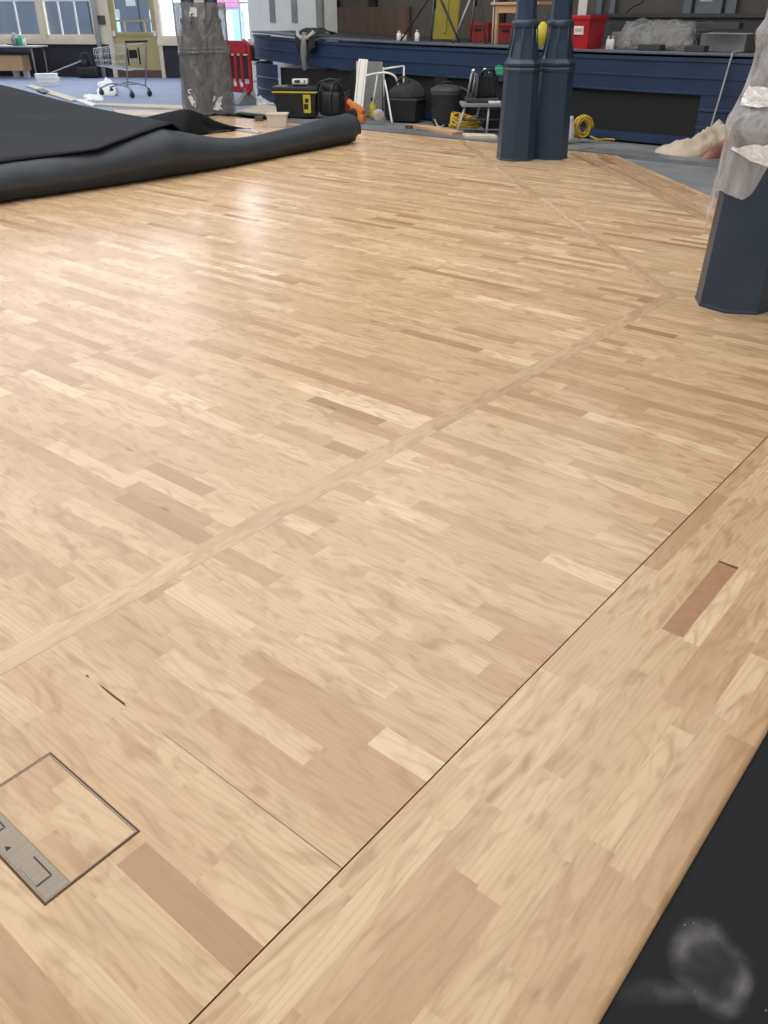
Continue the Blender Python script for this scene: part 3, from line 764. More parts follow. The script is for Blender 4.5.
# dark wall behind the stage
b0 = Vector((a1.x, a1.y, 0)) + Vector((UX, UY, 0))*.5; bd = Vector((UY, -UX, 0)); bn = Vector((UX, UY, 0))
ww = MB(); fbox(ww, b0, bd, bn, -.5, 15, 0, ZT, .3, .55); ww.build('wall_back', M['wall_dark'])['kind'] = 'structure'
def bpos(px, z=1.4):                                   # distance along the back wall seen at px
    lo2, hi2 = -1.0, 15.0
    for _ in range(50):
        mid_ = (lo2+hi2)/2; p = b0 + bd*mid_ + bn*.3; q = (CAM_H)
        c = p.y*CP-(z-CAM_H)*SP; xx = 384+FPX*p.x/c
        if xx < px: lo2 = mid_
        else: hi2 = mid_
    return (lo2+hi2)/2
tr = MB()
for x0, x1 in ((684, 692), (696, 722), (726, 736), (598, 603), (611, 616)): fbox(tr, b0, bd, bn, bpos(x0), bpos(x1), 1.02, ZT, .2, .3)
tr.build('trim_3', mat('blue_grey_pilaster', (96, 106, 116), .6))['kind'] = 'structure'
pn = MB()
for (x0, x1) in ((331, 340), (371, 378), (500, 506)): fbox(pn, b0, bd, bn, bpos(x0), bpos(x1), 1.02, ZT, .22, .3)
pn.build('trim_4', M['black_panel'])['kind'] = 'structure'
a_ = MB(); fbox(a_, b0, bd, bn, bpos(700), bpos(712), 1.62, 1.95, .19, .2); tag(a_.build('paper_notice', M['lgrey']), 'pale notice high on the blue grey pilaster behind the stage', 'notice')
# dark low back counter behind the sheeted stack
bc = MB(); fbox(bc, b0, bd, bn, bpos(604), bpos(790), 1.062, 1.42, -.25, .18); fbox(bc, b0, bd, bn, bpos(604)-.03, bpos(790), 1.42, 1.47, -.3, .18)
tag(bc.build('back_counter', M['dgrey']), 'long dark counter against the wall at the right of the stage', 'counter')
# brown panelling and leaning board
bp_ = MB(); fbox(bp_, b0, bd, bn, bpos(340), bpos(412), 1.02, 1.58, .2, .3); bp_.build('trim_5', M['brown'])['kind'] = 'structure'

# ceiling with a large rooflight
cz = ZT; X0, X1, Y0, Y1 = -22, 14, -2, 26.2; hx0, hx1, hy0, hy1 = -8.5, 4.2, 3.0, 15.0
cl = MB()
gx0, gx1, gy0, gy1 = -15.0, -3.4, 15.5, 24.0               # second opening, added for fill light over the blue floor
for (q0, q1, q2, q3) in ((X0, X1, Y0, hy0), (X0, X1, hy1, gy0), (X0, hx0, hy0, hy1), (hx1, X1, hy0, hy1), (X0, X1, gy1, Y1), (X0, gx0, gy0, gy1), (gx1, X1, gy0, gy1)):
    cl.prism([(q0, q2), (q1, q2), (q1, q3), (q0, q3)], cz, cz+.15)
cl.build('ceiling', M['ceiling'])['kind'] = 'structure'
rb = MB()
for k in range(9): rb.box((hx0+(hx1-hx0)*k/8, (hy0+hy1)/2, cz+.08), (.06, hy1-hy0, .12))
for k in range(7): rb.box((gx0+(gx1-gx0)*k/6, (gy0+gy1)/2, cz+.08), (.06, gy1-gy0, .12))
for k in range(5): rb.box(((hx0+hx1)/2, hy0+(hy1-hy0)*k/4, cz+.06), (hx1-hx0, .08, .14))
rb.build('trim_6', M['white'])['kind'] = 'structure'
lp = MB().prism([(hx0, hy0), (hx1, hy0), (hx1, hy1), (hx0, hy1)], cz+.16, cz+.18).prism([(gx0, gy0), (gx1, gy0), (gx1, gy1), (gx0, gy1)], cz+.16, cz+.18)
lp.build('ceiling', M['white'])['kind'] = 'structure'                    # opaque panels added over both openings to keep sky light out
wr = MB().prism([(-22, -2.2), (14, -2.2), (14, -2), (-22, -2)], -.03, cz) ; wr.build('wall_front', M['wall_white'])['kind'] = 'structure'
wr = MB().prism([(13.8, -2), (14, -2), (14, 32), (13.8, 32)], -.03, cz); wr.build('wall_right', M['wall_white'])['kind'] = 'structure'
wr = MB().prism([(-22, -2), (-21.8, -2), (-21.8, 32), (-22, 32)], -.03, cz); wr.build('wall_left', M['wall_white'])['kind'] = 'structure'
# outside
st = MB(); fbox(st, WO, wd, wnrm, -20, 30, -.25, -.05, .3, 20); tag(st.build('street', M['street']), 'grey street surface outside the shop windows', 'street', kind='structure')
def So(px, d):                                          # position along the street at depth d seen through pixel column px
    r = Vector(_ray(px, 20)); o = Vector((0, 0, CAM_H)); q = o + r*(((WO + wnrm*d - o).dot(wnrm))/r.dot(wnrm)); return (q-WO).dot(wd)
fa = MB(); fbox(fa, WO, wd, wnrm, So(156, 9), 30, -.05, 3.4, 9, 9.6)
t = thing('building', 'shaded blue grey building across the street behind the left windows', 'building', WO + wd*5 + wnrm*9)
fa.build('facade', M['facade_blue'], t, world=True)
for k in range(8):
    wn_ = MB(); fbox(wn_, WO, wd, wnrm, So(156, 9)+.6+k*1.9, So(156, 9)+1.9+k*1.9, .7, 2.3, 8.93, 9.0); wn_.build('shop_window', mat('shop_glass', (50, 60, 72), .5), t, world=True)
t = thing('building', 'bright white shop with a pink fascia across the street', 'building', WO - wd*3 + wnrm*9)
fa = MB(); fbox(fa, WO, wd, wnrm, So(157, 8), So(300, 8), -.05, 2.5, 8, 8.6); fa.build('facade', M['facade_white'], t, world=True)
fa = MB(); fbox(fa, WO, wd, wnrm, So(206, 7.9), So(240, 7.9), 1.7, 2.4, 7.9, 8.0); fa.build('fascia', M['facade_pink'], t, world=True)
for k in range(4):
    wn_ = MB(); fbox(wn_, WO, wd, wnrm, So(232, 8)+1.5*k-.4, So(232, 8)+.35+1.5*k-.4, .5, 1.6, 7.95, 8.0); wn_.build('shop_window', mat('pale_shop_glass', (150, 190, 214), .3), t, world=True)


# ------------------------------------------------------------------ far left: trolley, barrier, table, boards
def local(t): return t.location
# shopping trolley
p0 = gp(140, 97.5)
TR = thing('shopping_trolley', 'empty wire shopping trolley standing on the pale blue floor', 'trolley', p0, math.atan2(.53, -.85))
# local x: handle -> nose, y: left
ch = MB()
for s in (-1, 1):
    ch.tube(catmull([(-.04, s*.24, .12), (.06, s*.24, .2), (.5, s*.19, .25), (.92, s*.14, .16), (.97, s*.14, .12)], 4), .016, 6)
    ch.tube(catmull([(.05, s*.24, .2), (-.02, s*.26, .55), (-.1, s*.27, 1.0)], 4), .014, 6)
ch.tube([(.3, -.215, .225), (.3, .215, .225)], .012, 6); ch.tube([(.75, -.165, .22), (.75, .165, .22)], .012, 6)
ch.build('chassis', M['galv'], TR)
bk = MB(); nx = 14
def bpt(x, s, z):                                        # basket side position
    return (.0+x*.95, s*(.26-.07*x), z)
for s in (-1, 1):
    for z in (.0, .33, .66, 1.0):
        bk.tube([(bpt(0, s, 0)[0]-.02*z, s*.26, .5+.46*z), (bpt(1, s, 0)[0], s*(.18+.02*z), .56+.3*z)], .008 if z == 1.0 else .005, 5)
    for i in range(nx+1):
        x = i/nx; y = s*(.26-.07*x); bk.tube([(x*.95, y*.92, .5+.06*x), (x*.95, y, .96-.1*x)], .004, 4)
for i in range(9):
    y = -.24+.06*i; bk.tube([(0, y, .5), (.95, y*.7, .56), (.97, y*.75, .86)], .004, 4)
for i in range(nx+1):
    x = i/nx; bk.tube([(x*.95, -.24+.06*x, .5+.06*x), (x*.95, .24-.06*x, .5+.06*x)], .004, 4)
for z in (.65, .86): bk.tube([(.96, -.19, z), (.96, .19, z)], .006, 5)
bk.build('basket', M['chrome'], TR)
hd = MB().tube([(-.11, -.29, 1.0), (-.11, .29, 1.0)], .02, 8); hd.build('handle', M['black'], TR)
st_ = MB().box((.03, 0, .78), (.03, .2, .15), bev=.01); st_.build('seat_flap', M['black'], TR)
for s in (-1, 1): MB().box((.0, s*.15+.02, .74), (.02, .025, .3)).build('strap', M['black'], TR)
for (x, y) in ((-.03, -.24), (-.03, .24), (.97, -.14), (.97, .14)):
    fk = MB().box((x, y-.02, .115), (.03, .006, .08)).box((x, y+.02, .115), (.03, .006, .08)).box((x, y, .155), (.04, .05, .012)); fo = fk.build('caster_fork', M['galv'], TR)
    MB().lathe([(.02, -.016), (.058, -.016), (.062, -.008), (.062, .008), (.058, .016), (.02, .016)], (x-.01, y, .064), 16, m=Matrix.Rotation(PI/2, 3, 'X')).build('wheel', M['black'], fo)

# red pedestrian barrier
q0, q1 = Vector((-2.46, 17.25, 0)), Vector((-3.85, 18.65, 0)); bdv = (q1-q0); BL = bdv.length; bdv.normalize()
BR = thing('safety_barrier', 'red plastic pedestrian barrier beside the wrapped column at left', 'barrier', q0, math.atan2(bdv.y, bdv.x))
pn = MB()
def rbar(x0, x1, z0, z1, th=.05): pn.box(((x0+x1)/2, 0, (z0+z1)/2), (x1-x0, th, z1-z0), bev=.02)
rbar(.05, BL-.05, .84, 1.05); rbar(.05, BL-.05, .19, .36)
cor = [(.14, .19), (.06, .23), (.0, .33), (.0, .92), (.05, 1.01), (.14, 1.05)]
pn.tube(catmull([(x, 0, z) for x, z in cor], 4), .035, 8); pn.tube(catmull([(BL-x, 0, z) for x, z in cor], 4), .035, 8)
k = .2
while k < BL-.1:
    rbar(k, k+.075, .3, .9, .04); k += .185
pn.build('panel', M['red'], BR)
MB().box((.62, -.03, .9), (.16, .01, .14)).build('reflector', M['grey'], BR); MB().box((.62, .03, .9), (.16, .01, .14)).build('reflector', M['grey'], BR)
for x in (.25, .45, .65, .85): MB().box((x, .03, .33), (.07, .02, .07), bev=.02).build('label_patch', M['white'], BR)
for x in (.12, BL-.25):
    f = MB().box((x+.05, 0, .18), (.08, .06, .2)); f.prism([(x-.08, -.3), (x+.16, -.3), (x+.16, .3), (x-.08, .3)], .0, .035)
    f.add([(x-.02, -.24, .03), (x+.12, -.24, .03), (x+.12, .24, .03), (x-.02, .24, .03), (x, -.04, .2), (x+.1, -.04, .2), (x+.1, .04, .2), (x, .04, .2)], [(0,1,5,4),(1,2,6,5),(2,3,7,6),(3,0,4,7),(4,5,6,7)])
    f.build('foot', M['grey'], BR)

# table under the left window
WT = lambda s, off: WO + wd*s - wnrm*off
sa, sb = wpt(58, 60)[0], wpt(-60, 60)[0]
TB = thing('work_table', 'long pale topped table standing under the left windows', 'table', Vector((WT((sa+sb)/2, .75).x, WT((sa+sb)/2, .75).y, 0)), math.atan2(wd.y, wd.x))
Lt = abs(sb-sa)
MB().box((0, 0, .745), (Lt, .7, .035), bev=.006).build('table_top', M['lgrey'], TB)
MB().box((0, .3, .68), (Lt-.2, .03, .09)).box((0, -.3, .68), (Lt-.2, .03, .09)).build('apron', M['dgrey'], TB)
for x in (-Lt/2+.12, Lt/2-.12):
    for y in (-.3, .3): MB().tube([(x, y, 0), (x*1.0, y, .73)], .022, 8).build('leg', M['grey'], TB)
tloc = TB.location
def on_table(px, wobj):                                    # point on the table top under pixel column
    s = wpt(px, 47)[0]; p = WT(s, .8); return Vector((p.x, p.y, .763))
b = on_table(4, 0); tag(MB().box((b.x, b.y, b.z+.1), (.45, .3, .2), rz=-.16, bev=.01).build('parcel', M['lgrey']), 'pale grey parcel lying on the table at the left edge', 'box')
for px, m_, lab, hh in ((32, 'galv', 'grey bottle at the end of the table under the windows', .28), (37.5, 'green', 'green bottle at the end of the table under the windows', .25)):
    b = on_table(px, 0); t = thing('bottle', lab, 'bottle', b)
    MB().lathe([(.07, 0), (.085, .01), (.085, hh*.6), (.06, hh*.75), (.035, hh*.82), (.035, hh*.9)], n=16).build('body', M[m_], t)
    MB().lathe([(.042, hh*.88), (.042, hh), (.03, hh+.005)], n=12).build('cap', M['white'], t)
b = on_table(41, 0); tag(MB().lathe([(.03, 0), (.05, .01), (.055, .16), (.05, .16), (.045, .02)], b, 16).build('cup', M['white']), 'small white cup beside the bottles on the table', 'cup')
b = on_table(15, 0); mb = MB(); mb.grid([[Vector((b.x-.2+.05*i, b.y-.12+.06*j, b.z+.012+.015*abs(fbm(i, j, 1, .6)))) for i in range(9)] for j in range(5)]); tag(solid(mb.build('paper_sheet', M['paper']), .004), 'loose white paper lying flat on the table', 'paper')
# wooden box beneath the table
s0, s1 = wpt(41, 62)[0], wpt(-30, 62)[0]; c = WT((s0+s1)/2, .75); Lb = abs(s1-s0)
t = thing('wooden_bench', 'low brown wooden bench on white feet under the table', 'bench', Vector((c.x, c.y, 0)), math.atan2(wd.y, wd.x))
MB().box((0, -.0, .36), (Lb, .4, .36), bev=.01).build('body', M['timber'], t)
for x in (-Lb/2+.12, -Lb/2+.42, Lb/2-.15): MB().box((x, -.12, .09), (.14, .1, .18)).build('foot', M['white'], t)
# stack of white boxes on the blue floor
c = gp(46, 86)
for k, (lab, dx) in enumerate((('flat white box at the bottom of the stack on blue floor', 0), ('flat white box in the middle of the stack on blue floor', .02), ('flat white box on top of the stack on blue floor', -.015))):
    t = thing('flat_box', lab, 'box', Vector((c.x+dx, c.y+.2, -.002+.085*k)), .12+.05*k, 'stacked white boxes')
    MB().box((0, 0, .034), (.48, .36, .068), bev=.004).build('tray', M['paper'], t)
    MB().box((0, 0, .074), (.5, .38, .02), bev=.004).build('lid', M['white'], t)
# black vacuum-like bag with a long pole
c = gp(91, 77.5)
t = thing('tool_bag', 'black tool bag standing against the dark wall left of door', 'bag', Vector((c.x, c.y-.15, 0)))
mb = MB(); mb.box((0, 0, .14), (.6, .3, .28), bev=.07); mb.box((-.1, 0, .34), (.3, .22, .2), bev=.07); subd(mb.build('body', M['black'], t))
MB().tube(catmull([(-.2, 0, .28), (-.15, 0, .52), (0, 0, .58), (.1, 0, .5), (.15, 0, .28)], 5), .02, 8).build('handle', M['dgrey'], t)
p_a, p_b = gp(50, 74), hp(83, 65, c.y-.35); p_a.z = .02
p_a = Vector((c.x-1.25, c.y-.55, .018)); p_b = Vector((c.x-.12, c.y-.24, .4))
tag(MB().tube([p_a, p_b], .016, 8).build('pole', M['lgrey']), 'thin pale pole leaning on the black bag', 'pole')
# crumpled white sheets
def crumple(px0, px1, py0, py1, h_, seed, name, label, m_, cat, group=None, z0=0.0, nx=18, ny=12, tag_=True):
    a, b_ = gp(px0, py1), gp(px1, py1); c_, d_ = gp(px0+(px1-px0)*.1, py0), gp(px1-(px1-px0)*.05, py0)
    rows = []
    for j in range(ny+1):
        row = []
        for i in range(nx+1):
            u_, v_ = i/nx, j/ny
            p = a.lerp(b_, u_).lerp(c_.lerp(d_, u_), v_)
            ed = min(u_, 1-u_, v_, 1-v_)*4; ed = min(1, ed)
            f = .5+fbm(p.x+seed, p.y-seed, seed, 3.0)
            p = p + Vector((fbm(u_*3, v_*3, seed)*.12, fbm(u_*3+9, v_*3, seed)*.12, 0))*(1 if ed < .5 else .4)
            p.z = z0+.006+max(0, h_*f*ed**.7); row.append(p)
        rows.append(row)
    o = solid(MB().grid(rows).build(name, m_), .006, 0.0)
    if tag_: tag(o, label, cat, group)
    return o
crumple(82, 104, 95, 101, .05, 3, 'plastic_sheet', 'crumpled white sheet lying flat in front of the trolley', M['paper'], 'sheet', 'crumpled white sheets')
crumple(98, 116, 85, 96, .22, 8, 'plastic_sheet', 'crumpled white sheet bunched under the trolley front wheels', M['paper'], 'sheet', 'crumpled white sheets')
# boards lying on the floor behind the roll
def slab(name, pts, z0, z1, m_, label, cat, group=None):
    c = sum((gp(*q) for q in pts), Vector())/len(pts)
    mb = MB().prism([(gp(*q).x, gp(*q).y) for q in pts], z0, z1)
    return tag(mb.build(name, m_), label, cat, group)
slab('loose_board', [(26, 87), (33, 86), (78, 100), (72, 102.5)], 0, .03, M['ply'], 'pale loose board furthest left behind the grey sheet', 'board', 'pale boards on the floor')
slab('loose_board', [(75, 101), (80, 100), (97, 105), (92, 107.5)], 0, .025, M['white'], 'short white loose board between the two long pale boards', 'board', 'pale boards on the floor')
slab('loose_board', [(95, 106), (100, 104.8), (186, 107), (186, 111)], 0, .03, M['ply'], 'long pale board behind the fold, ending at the wrapped column', 'board', 'pale boards on the floor')
slab('loose_board', [(112, 111.6), (180, 112), (176, 116), (124, 117.5)], 0, .03, M['ply'], 'pale board just behind the puckered fold of the sheet', 'board', 'pale boards on the floor')
slab('loose_board', [(36, 91), (44, 90.3), (50, 93.5), (43, 94.6)], .031, .04, M['dgrey'], 'small dark strip lying on the leftmost pale board', 'offcut')
slab('plywood_sheet', [(230, 113.5), (262, 105.5), (284, 108.5), (272, 118)], 0, .02, M['ply'], 'pale plywood sheet on the floor before the curved stage end', 'board')
slab('dark_strip', [(236, 115.5), (240, 114.2), (270, 117.2), (268, 118.6)], .021, .04, M['dgrey'], 'thin dark strip along the front of the plywood sheet', 'strip')
slab('metal_strip', [(203, 126), (215, 123.5), (262, 132.5), (258, 134)], 0, .015, M['lgrey'], 'bright metal strip lying behind the middle of the roll', 'strip')
c = gp(259, 121); tag(MB().box((c.x, c.y, .035), (.12, .09, .07), rz=.3, bev=.01).build('offcut', M['brown']), 'small dark block on the floor left of the plastic tub', 'offcut')
# white stand near the curved stage end
base = gp(263, 98); Y = base.y-.1
t = thing('white_stand', 'white framed stand with a black panel behind the curved stage end', 'stand', Vector((hp(258, 98, 18.9).x, 18.9, 0)))
X = lambda px, py=70: hp(px, py, 18.9) - t.location
mb = MB(); a, b_ = X(252.5, 90).x, X(261, 90).x
for x in (a, b_): mb.tube([(x, 0, 0), (x, 0, 1.05)], .025, 8)
for z in (.3, .62, .98): mb.tube([(a, 0, z), (b_, 0, z)], .025, 8)
mb.tube([(a, -.2, .02), (a, .2, .02)], .025, 8); mb.tube([(b_, -.2, .02), (b_, .2, .02)], .025, 8)
mb.build('frame', M['white'], t); MB().box(((a+b_)/2, -.01, .8), (b_-a, .03, .28)).build('panel', M['black'], t)
c = gp(266, 103); tag(crumple(257, 273, 97, 105, .14, 14, 'plastic_sheet', '', M['paper'], '', tag_=False), 'white plastic bunched at the foot of the curved stage end', 'sheet')
# clear tub behind the roll
c = gp(278, 127)
t = thing('plastic_tub', 'clear plastic tub standing behind the rolled underlay', 'tub', c)
rw = lambda w, d, z: [(-w/2, -d/2, z), (w/2, -d/2, z), (w/2, d/2, z), (-w/2, d/2, z)]
mb = MB(); vs = rw(.26, .2, .0)+rw(.3, .24, .17)+rw(.28, .22, .17)+rw(.24, .18, .012)
fs = [(3,2,1,0)] + [(i, (i+1)%4, 4+(i+1)%4, 4+i) for i in range(4)] + [(4+i, 4+(i+1)%4, 8+(i+1)%4, 8+i) for i in range(4)] + [(8+i, 8+(i+1)%4, 12+(i+1)%4, 12+i) for i in range(4)] + [(12,13,14,15)]
mb.add(vs, fs).build('body', M['tub'], t); mb = MB()
mb.box((0, 0, .182), (.33, .26, .022), bev=.008); mb.build('lid', M['ply'], t)

# ------------------------------------------------------------------ clutter along the stage front
# black and yellow toolbox
c = gp(297, 117.5)
t = thing('toolbox', 'black toolbox with yellow trim and a yellow label', 'toolbox', c + Vector((0, .25, 0)), -.12)
vs = rw(.62, .36, .0)+rw(.7, .42, .36); MB().add(vs, [(3,2,1,0), (4,5,6,7)]+[(i, (i+1)%4, 4+(i+1)%4, 4+i) for i in range(4)]).build('body', M['black'], t)
MB().box((0, 0, .37), (.75, .46, .025), bev=.008).build('yellow_trim', M['yellow'], t)
ld = MB().box((0, 0, .415), (.76, .47, .065), bev=.02).build('lid', M['black'], t); MB().box((0, 0, .45), (.3, .05, .03), bev=.01).build('handle', M['dgrey'], ld)
MB().box((-.25, 0, .449), (.2, .36, .004)).build('lid_panel', M['grey'], t)
lb = MB().box((.2, -.208, .2), (.12, .02, .27), m=Matrix.Rotation(.08, 3, 'X')).build('label_plate', M['yellow'], t)
MB().box((.2, -.222, .25), (.06, .006, .06), m=Matrix.Rotation(.08, 3, 'X')).box((.185, -.217, .16), (.07, .006, .08), m=Matrix.Rotation(.08, 3, 'X')).build('label_mark', M['black'], t)
t2 = thing('white_device', 'small white device with a dark window lying on the toolbox lid', 'device', c + Vector((.06, .25, .468)), -.05)
mb = MB().box((0, 0, .045), (.26, .16, .08), bev=.02); mb.build('body', M['white'], t2); MB().box((-.04, -.082, .05), (.09, .01, .045)).build('screen', M['dgrey'], t2); MB().box((.08, -.082, .05), (.03, .01, .05)).build('button_panel', M['grey'], t2)
# dark holdall / machine beside it
c = gp(331, 118)
t = thing('holdall', 'dark holdall with grey straps right of the toolbox', 'bag', c + Vector((0, .3, 0)), -.3)
mb = MB().box((0, 0, .2), (.42, .34, .4), bev=.1).box((.02, 0, .42), (.3, .26, .18), bev=.08); subd(mb.build('body', M['black'], t))
for k in (-.1, .1): MB().tube(catmull([(k-.06, -.17, .1), (k-.05, -.2, .33), (k, -.12, .5), (k+.05, .05, .55)], 4), .014, 6).build('strap', M['dgrey'], t)
MB().tube(catmull([(-.2, -.1, .42), (-.1, -.2, .52), (.1, -.16, .56), (.22, -.05, .44)], 4), .016, 6).build('carry_handle', M['dgrey'], t)
c2 = gp(320, 112)
t = thing('drill', 'dark cordless drill lying against the back of the toolbox', 'tool', Vector((c2.x+.02, c2.y+.35, 0)), .4)
MB().box((0, 0, .05), (.16, .12, .1), bev=.02).build('battery', M['dgrey'], t); MB().tube([(0, 0, .09), (.02, 0, .25)], .035, 10).build('grip', M['black'], t); MB().tube([(-.06, 0, .29), (.14, 0, .29), (.2, 0, .29)], [.05, .045, .02], 12).build('motor_housing', M['dgrey'], t)
# red can
c = gp(342, 114)
t = thing('petrol_can', 'small red can behind the end of the rolled underlay', 'can', Vector((c.x, c.y+.15, 0)), .2)
MB().box((0, 0, .12), (.3, .18, .24), bev=.04).build('body', M['dred'], t); MB().tube(catmull([(-.08, 0, .23), (-.06, 0, .3), (.06, 0, .3), (.08, 0, .23)], 4), .015, 8).build('handle', M['dred'], t); MB().tube([(.11, 0, .23), (.14, 0, .29)], .025, 8).build('cap', M['black'], t)
# white plank leaning on the stage + grey board behind it
ba = gp(357, 119.5); top = hp(363.5, 60, ba.y+.3)
d_ = (top-ba); L_ = d_.length
t = thing('leaning_plank', 'white plank leaning upright against the stage front', 'plank', ba)
zax = d_.normalized(); xax = Vector((1, -.2, 0)); xax = (xax - zax*xax.dot(zax)).normalized(); yax = zax.cross(xax)
Mx = Matrix((xax, yax, zax)).transposed()
MB().box(d_/2 + Vector((0, 0, .01)), (.155, .03, L_), m=Mx, bev=.004).build('plank', M['white'], t)
for k in (-.045, .045): MB().box(d_/2 + Mx @ Vector((k, -.016, 0)), (.012, .006, L_*.98), m=Mx).build('edge_strip', M['lgrey'], t)
c = gp(370, 116); c.y += .1
t = thing('board_panel', 'grey board standing behind the white plank', 'board', c, -.15)
MB().box((0, 0, .4), (.42, .03, .8), bev=.003, m=Matrix.Rotation(-.1, 3, 'X')).build('sheet', M['grey'], t); MB().box((-.2, -.012, .4), (.05, .05, .8), m=Matrix.Rotation(-.1, 3, 'X')).build('edge_batten', M['ply'], t)
# white tubular trestle
Yt = gp(388, 121).y
t = thing('clothes_airer', 'white tubular folding frame standing against the stage', 'frame', Vector((gp(388, 121).x, Yt, 0)))
pt = lambda px, py, dy=0: hp(px, py, Yt+dy) - t.location
def fl(p): p.z = max(p.z, .012); return p
def leg(pts, r_=.014, nm='leg'): MB().tube([fl(p) for p in pts], r_, 8).build(nm, M['white'], t)
g0 = gp(384.5, 116) - t.location; g0.z = .012
leg([pt(383.5, 68, .3), g0]); g1 = gp(392, 123.5) - t.location; g1.z = .012
leg(catmull([pt(384.5, 80, .25), pt(387, 92, .15), g1], 4)); g2 = gp(371, 118) - t.location; g2.z = .012
leg([pt(377.5, 74, .3), g2])
leg([pt(383.5, 69, .3), pt(404, 66, .35)], .014, 'top_rail'); leg([pt(404, 66, .35), pt(403.5, 93, .35)], .014, 'side_rail')
leg(catmull([pt(365, 76, .32), pt(376, 73.5, .3), pt(388, 73, .25), pt(396, 78, .25), pt(399, 91, .3)], 5), .016, 'curved_rail')
# orange power saw and white tape roll on the threshold
c = gp(361, 122)
t = thing('power_saw', 'orange power saw with a black handle at the end of the roll', 'saw', Vector((c.x-.09, c.y+.1, .0)), -.5)
t.scale = (.78, .78, .78)
mb = MB().box((.05, 0, .2), (.3, .16, .2), bev=.05, m=Matrix.Rotation(.5, 3, 'Y')); mb.box((-.08, 0, .31), (.22, .1, .1), bev=.035, m=Matrix.Rotation(.6, 3, 'Y')); mb.box((.14, 0, .07), (.16, .16, .14), bev=.04); mb.build('housing', M['orange'], t)
MB().tube(catmull([(-.17, 0, .32), (-.24, 0, .4), (-.2, 0, .5), (-.1, 0, .55)], 5), .022, 8).build('handle', M['black'], t)
MB().lathe([(.02, -.01), (.09, -.01), (.1, 0), (.09, .01), (.02, .01)], (0, -.1, .15), 20, m=Matrix.Rotation(PI/2, 3, 'X')).build('blade_guard', M['black'], t)
c = gp(378.5, 123)
t = thing('tape_roll', 'white roll of tape standing on edge below the white frame', 'tape', c + Vector((0, .08, .012)), .2)
MB().lathe([(.045, -.05), (.085, -.05), (.088, -.04), (.088, .04), (.085, .05), (.045, .05)], (0, 0, .088), 24, m=Matrix.Rotation(PI/2, 3, 'X')).build('tape', M['lgrey'], t)
MB().lathe([(.04, -.052), (.047, -.052), (.047, .052), (.04, .052)], (0, 0, .088), 24, m=Matrix.Rotation(PI/2, 3, 'X')).build('core', M['timber'], t)
c = gp(369, 120); t = thing('spray_can', 'small yellow container between the orange saw and tape roll', 'can', c + Vector((.06, .3, .012)))
MB().lathe([(.05, 0), (.06, .01), (.06, .18), (.03, .22), (.03, .25)], n=16).build('body', M['yellow'], t); MB().lathe([(.033, .24), (.033, .29), (.02, .295)], n=12).build('cap', M['black'], t)
# black crate with a bag on top
c = gp(409, 123)
t = thing('crate', 'black plastic crate right of the white tubular frame', 'crate', Vector((c.x-.05, c.y+.45, 0)), -.45)
vs = rw(.5, .36, 0)+rw(.56, .42, .34)+rw(.52, .38, .34)+rw(.46, .32, .02); MB().add(vs, fs).build('body', M['black'], t)
MB().box((0, -.21, .31), (.6, .02, .03)).box((0, .21, .31), (.6, .02, .03)).box((-.29, 0, .31), (.02, .42, .03)).box((.29, 0, .31), (.02, .42, .03)).build('rim', M['dgrey'], t)
t2 = thing('bag', 'dark slumped bag resting on the black crate', 'bag', Vector((c.x-.05, c.y+.45, .345)), -.3)
mb = MB(); P_ = []
for j in range(9):
    ph = j/8*PI/2; P_.append([Vector((.3*math.cos(ph)*math.cos(a)*(1+.12*math.sin(3*a)), .22*math.cos(ph)*math.sin(a), .21*math.sin(ph)*(1+.2*math.cos(a)))) for a in [2*PI*i/20 for i in range(21)]])
mb.grid(P_).build('body', M['coat'], t2); MB().tube(catmull([(-.12, -.1, .18), (-.04, -.14, .27), (.06, -.12, .26), (.12, -.06, .16)], 4), .014, 6).build('handle', M['dgrey'], t2)
# pale loose cable
c0, c1, c2_ = gp(424, 112), gp(431, 120), gp(438, 128)
tag(MB().tube(catmull([Vector((c0.x, c0.y-.1, .34)), Vector((c0.x+.08, c0.y-.35, .2)), Vector((c1.x+.02, c1.y-.2, .1)), Vector((c2_.x, c2_.y, .024)), Vector((c2_.x+.1, c2_.y+.12, .024))], 6), .011, 8).build('cable', M['lgrey']), 'pale cable trailing down between the crate and the dark bin', 'cable')
# dark tub bin
c = gp(447, 126)
t = thing('dust_bin', 'dark grey round bin left of the trestle bench', 'bin', Vector((c.x, c.y+.35, .0)))
MB().lathe([(.2, 0), (.21, .01), (.235, .4), (.25, .41), (.25, .44), (.235, .445)], n=28).build('body', M['dgrey'], t)
MB().lathe([(.25, .44), (.255, .45), (.24, .49), (.16, .53), (.05, .545)], n=28).build('lid', M['dgrey'], t)
MB().tube(catmull([(-.08, 0, .53), (-.06, 0, .57), (.06, 0, .57), (.08, 0, .53)], 4), .014, 8).build('handle', M['black'], t)
MB().tube(catmull([(.2, -.05, .5), (.32, -.1, .44), (.4, -.2, .3)], 4), .03, 8).build('hose_stub', M['black'], t)
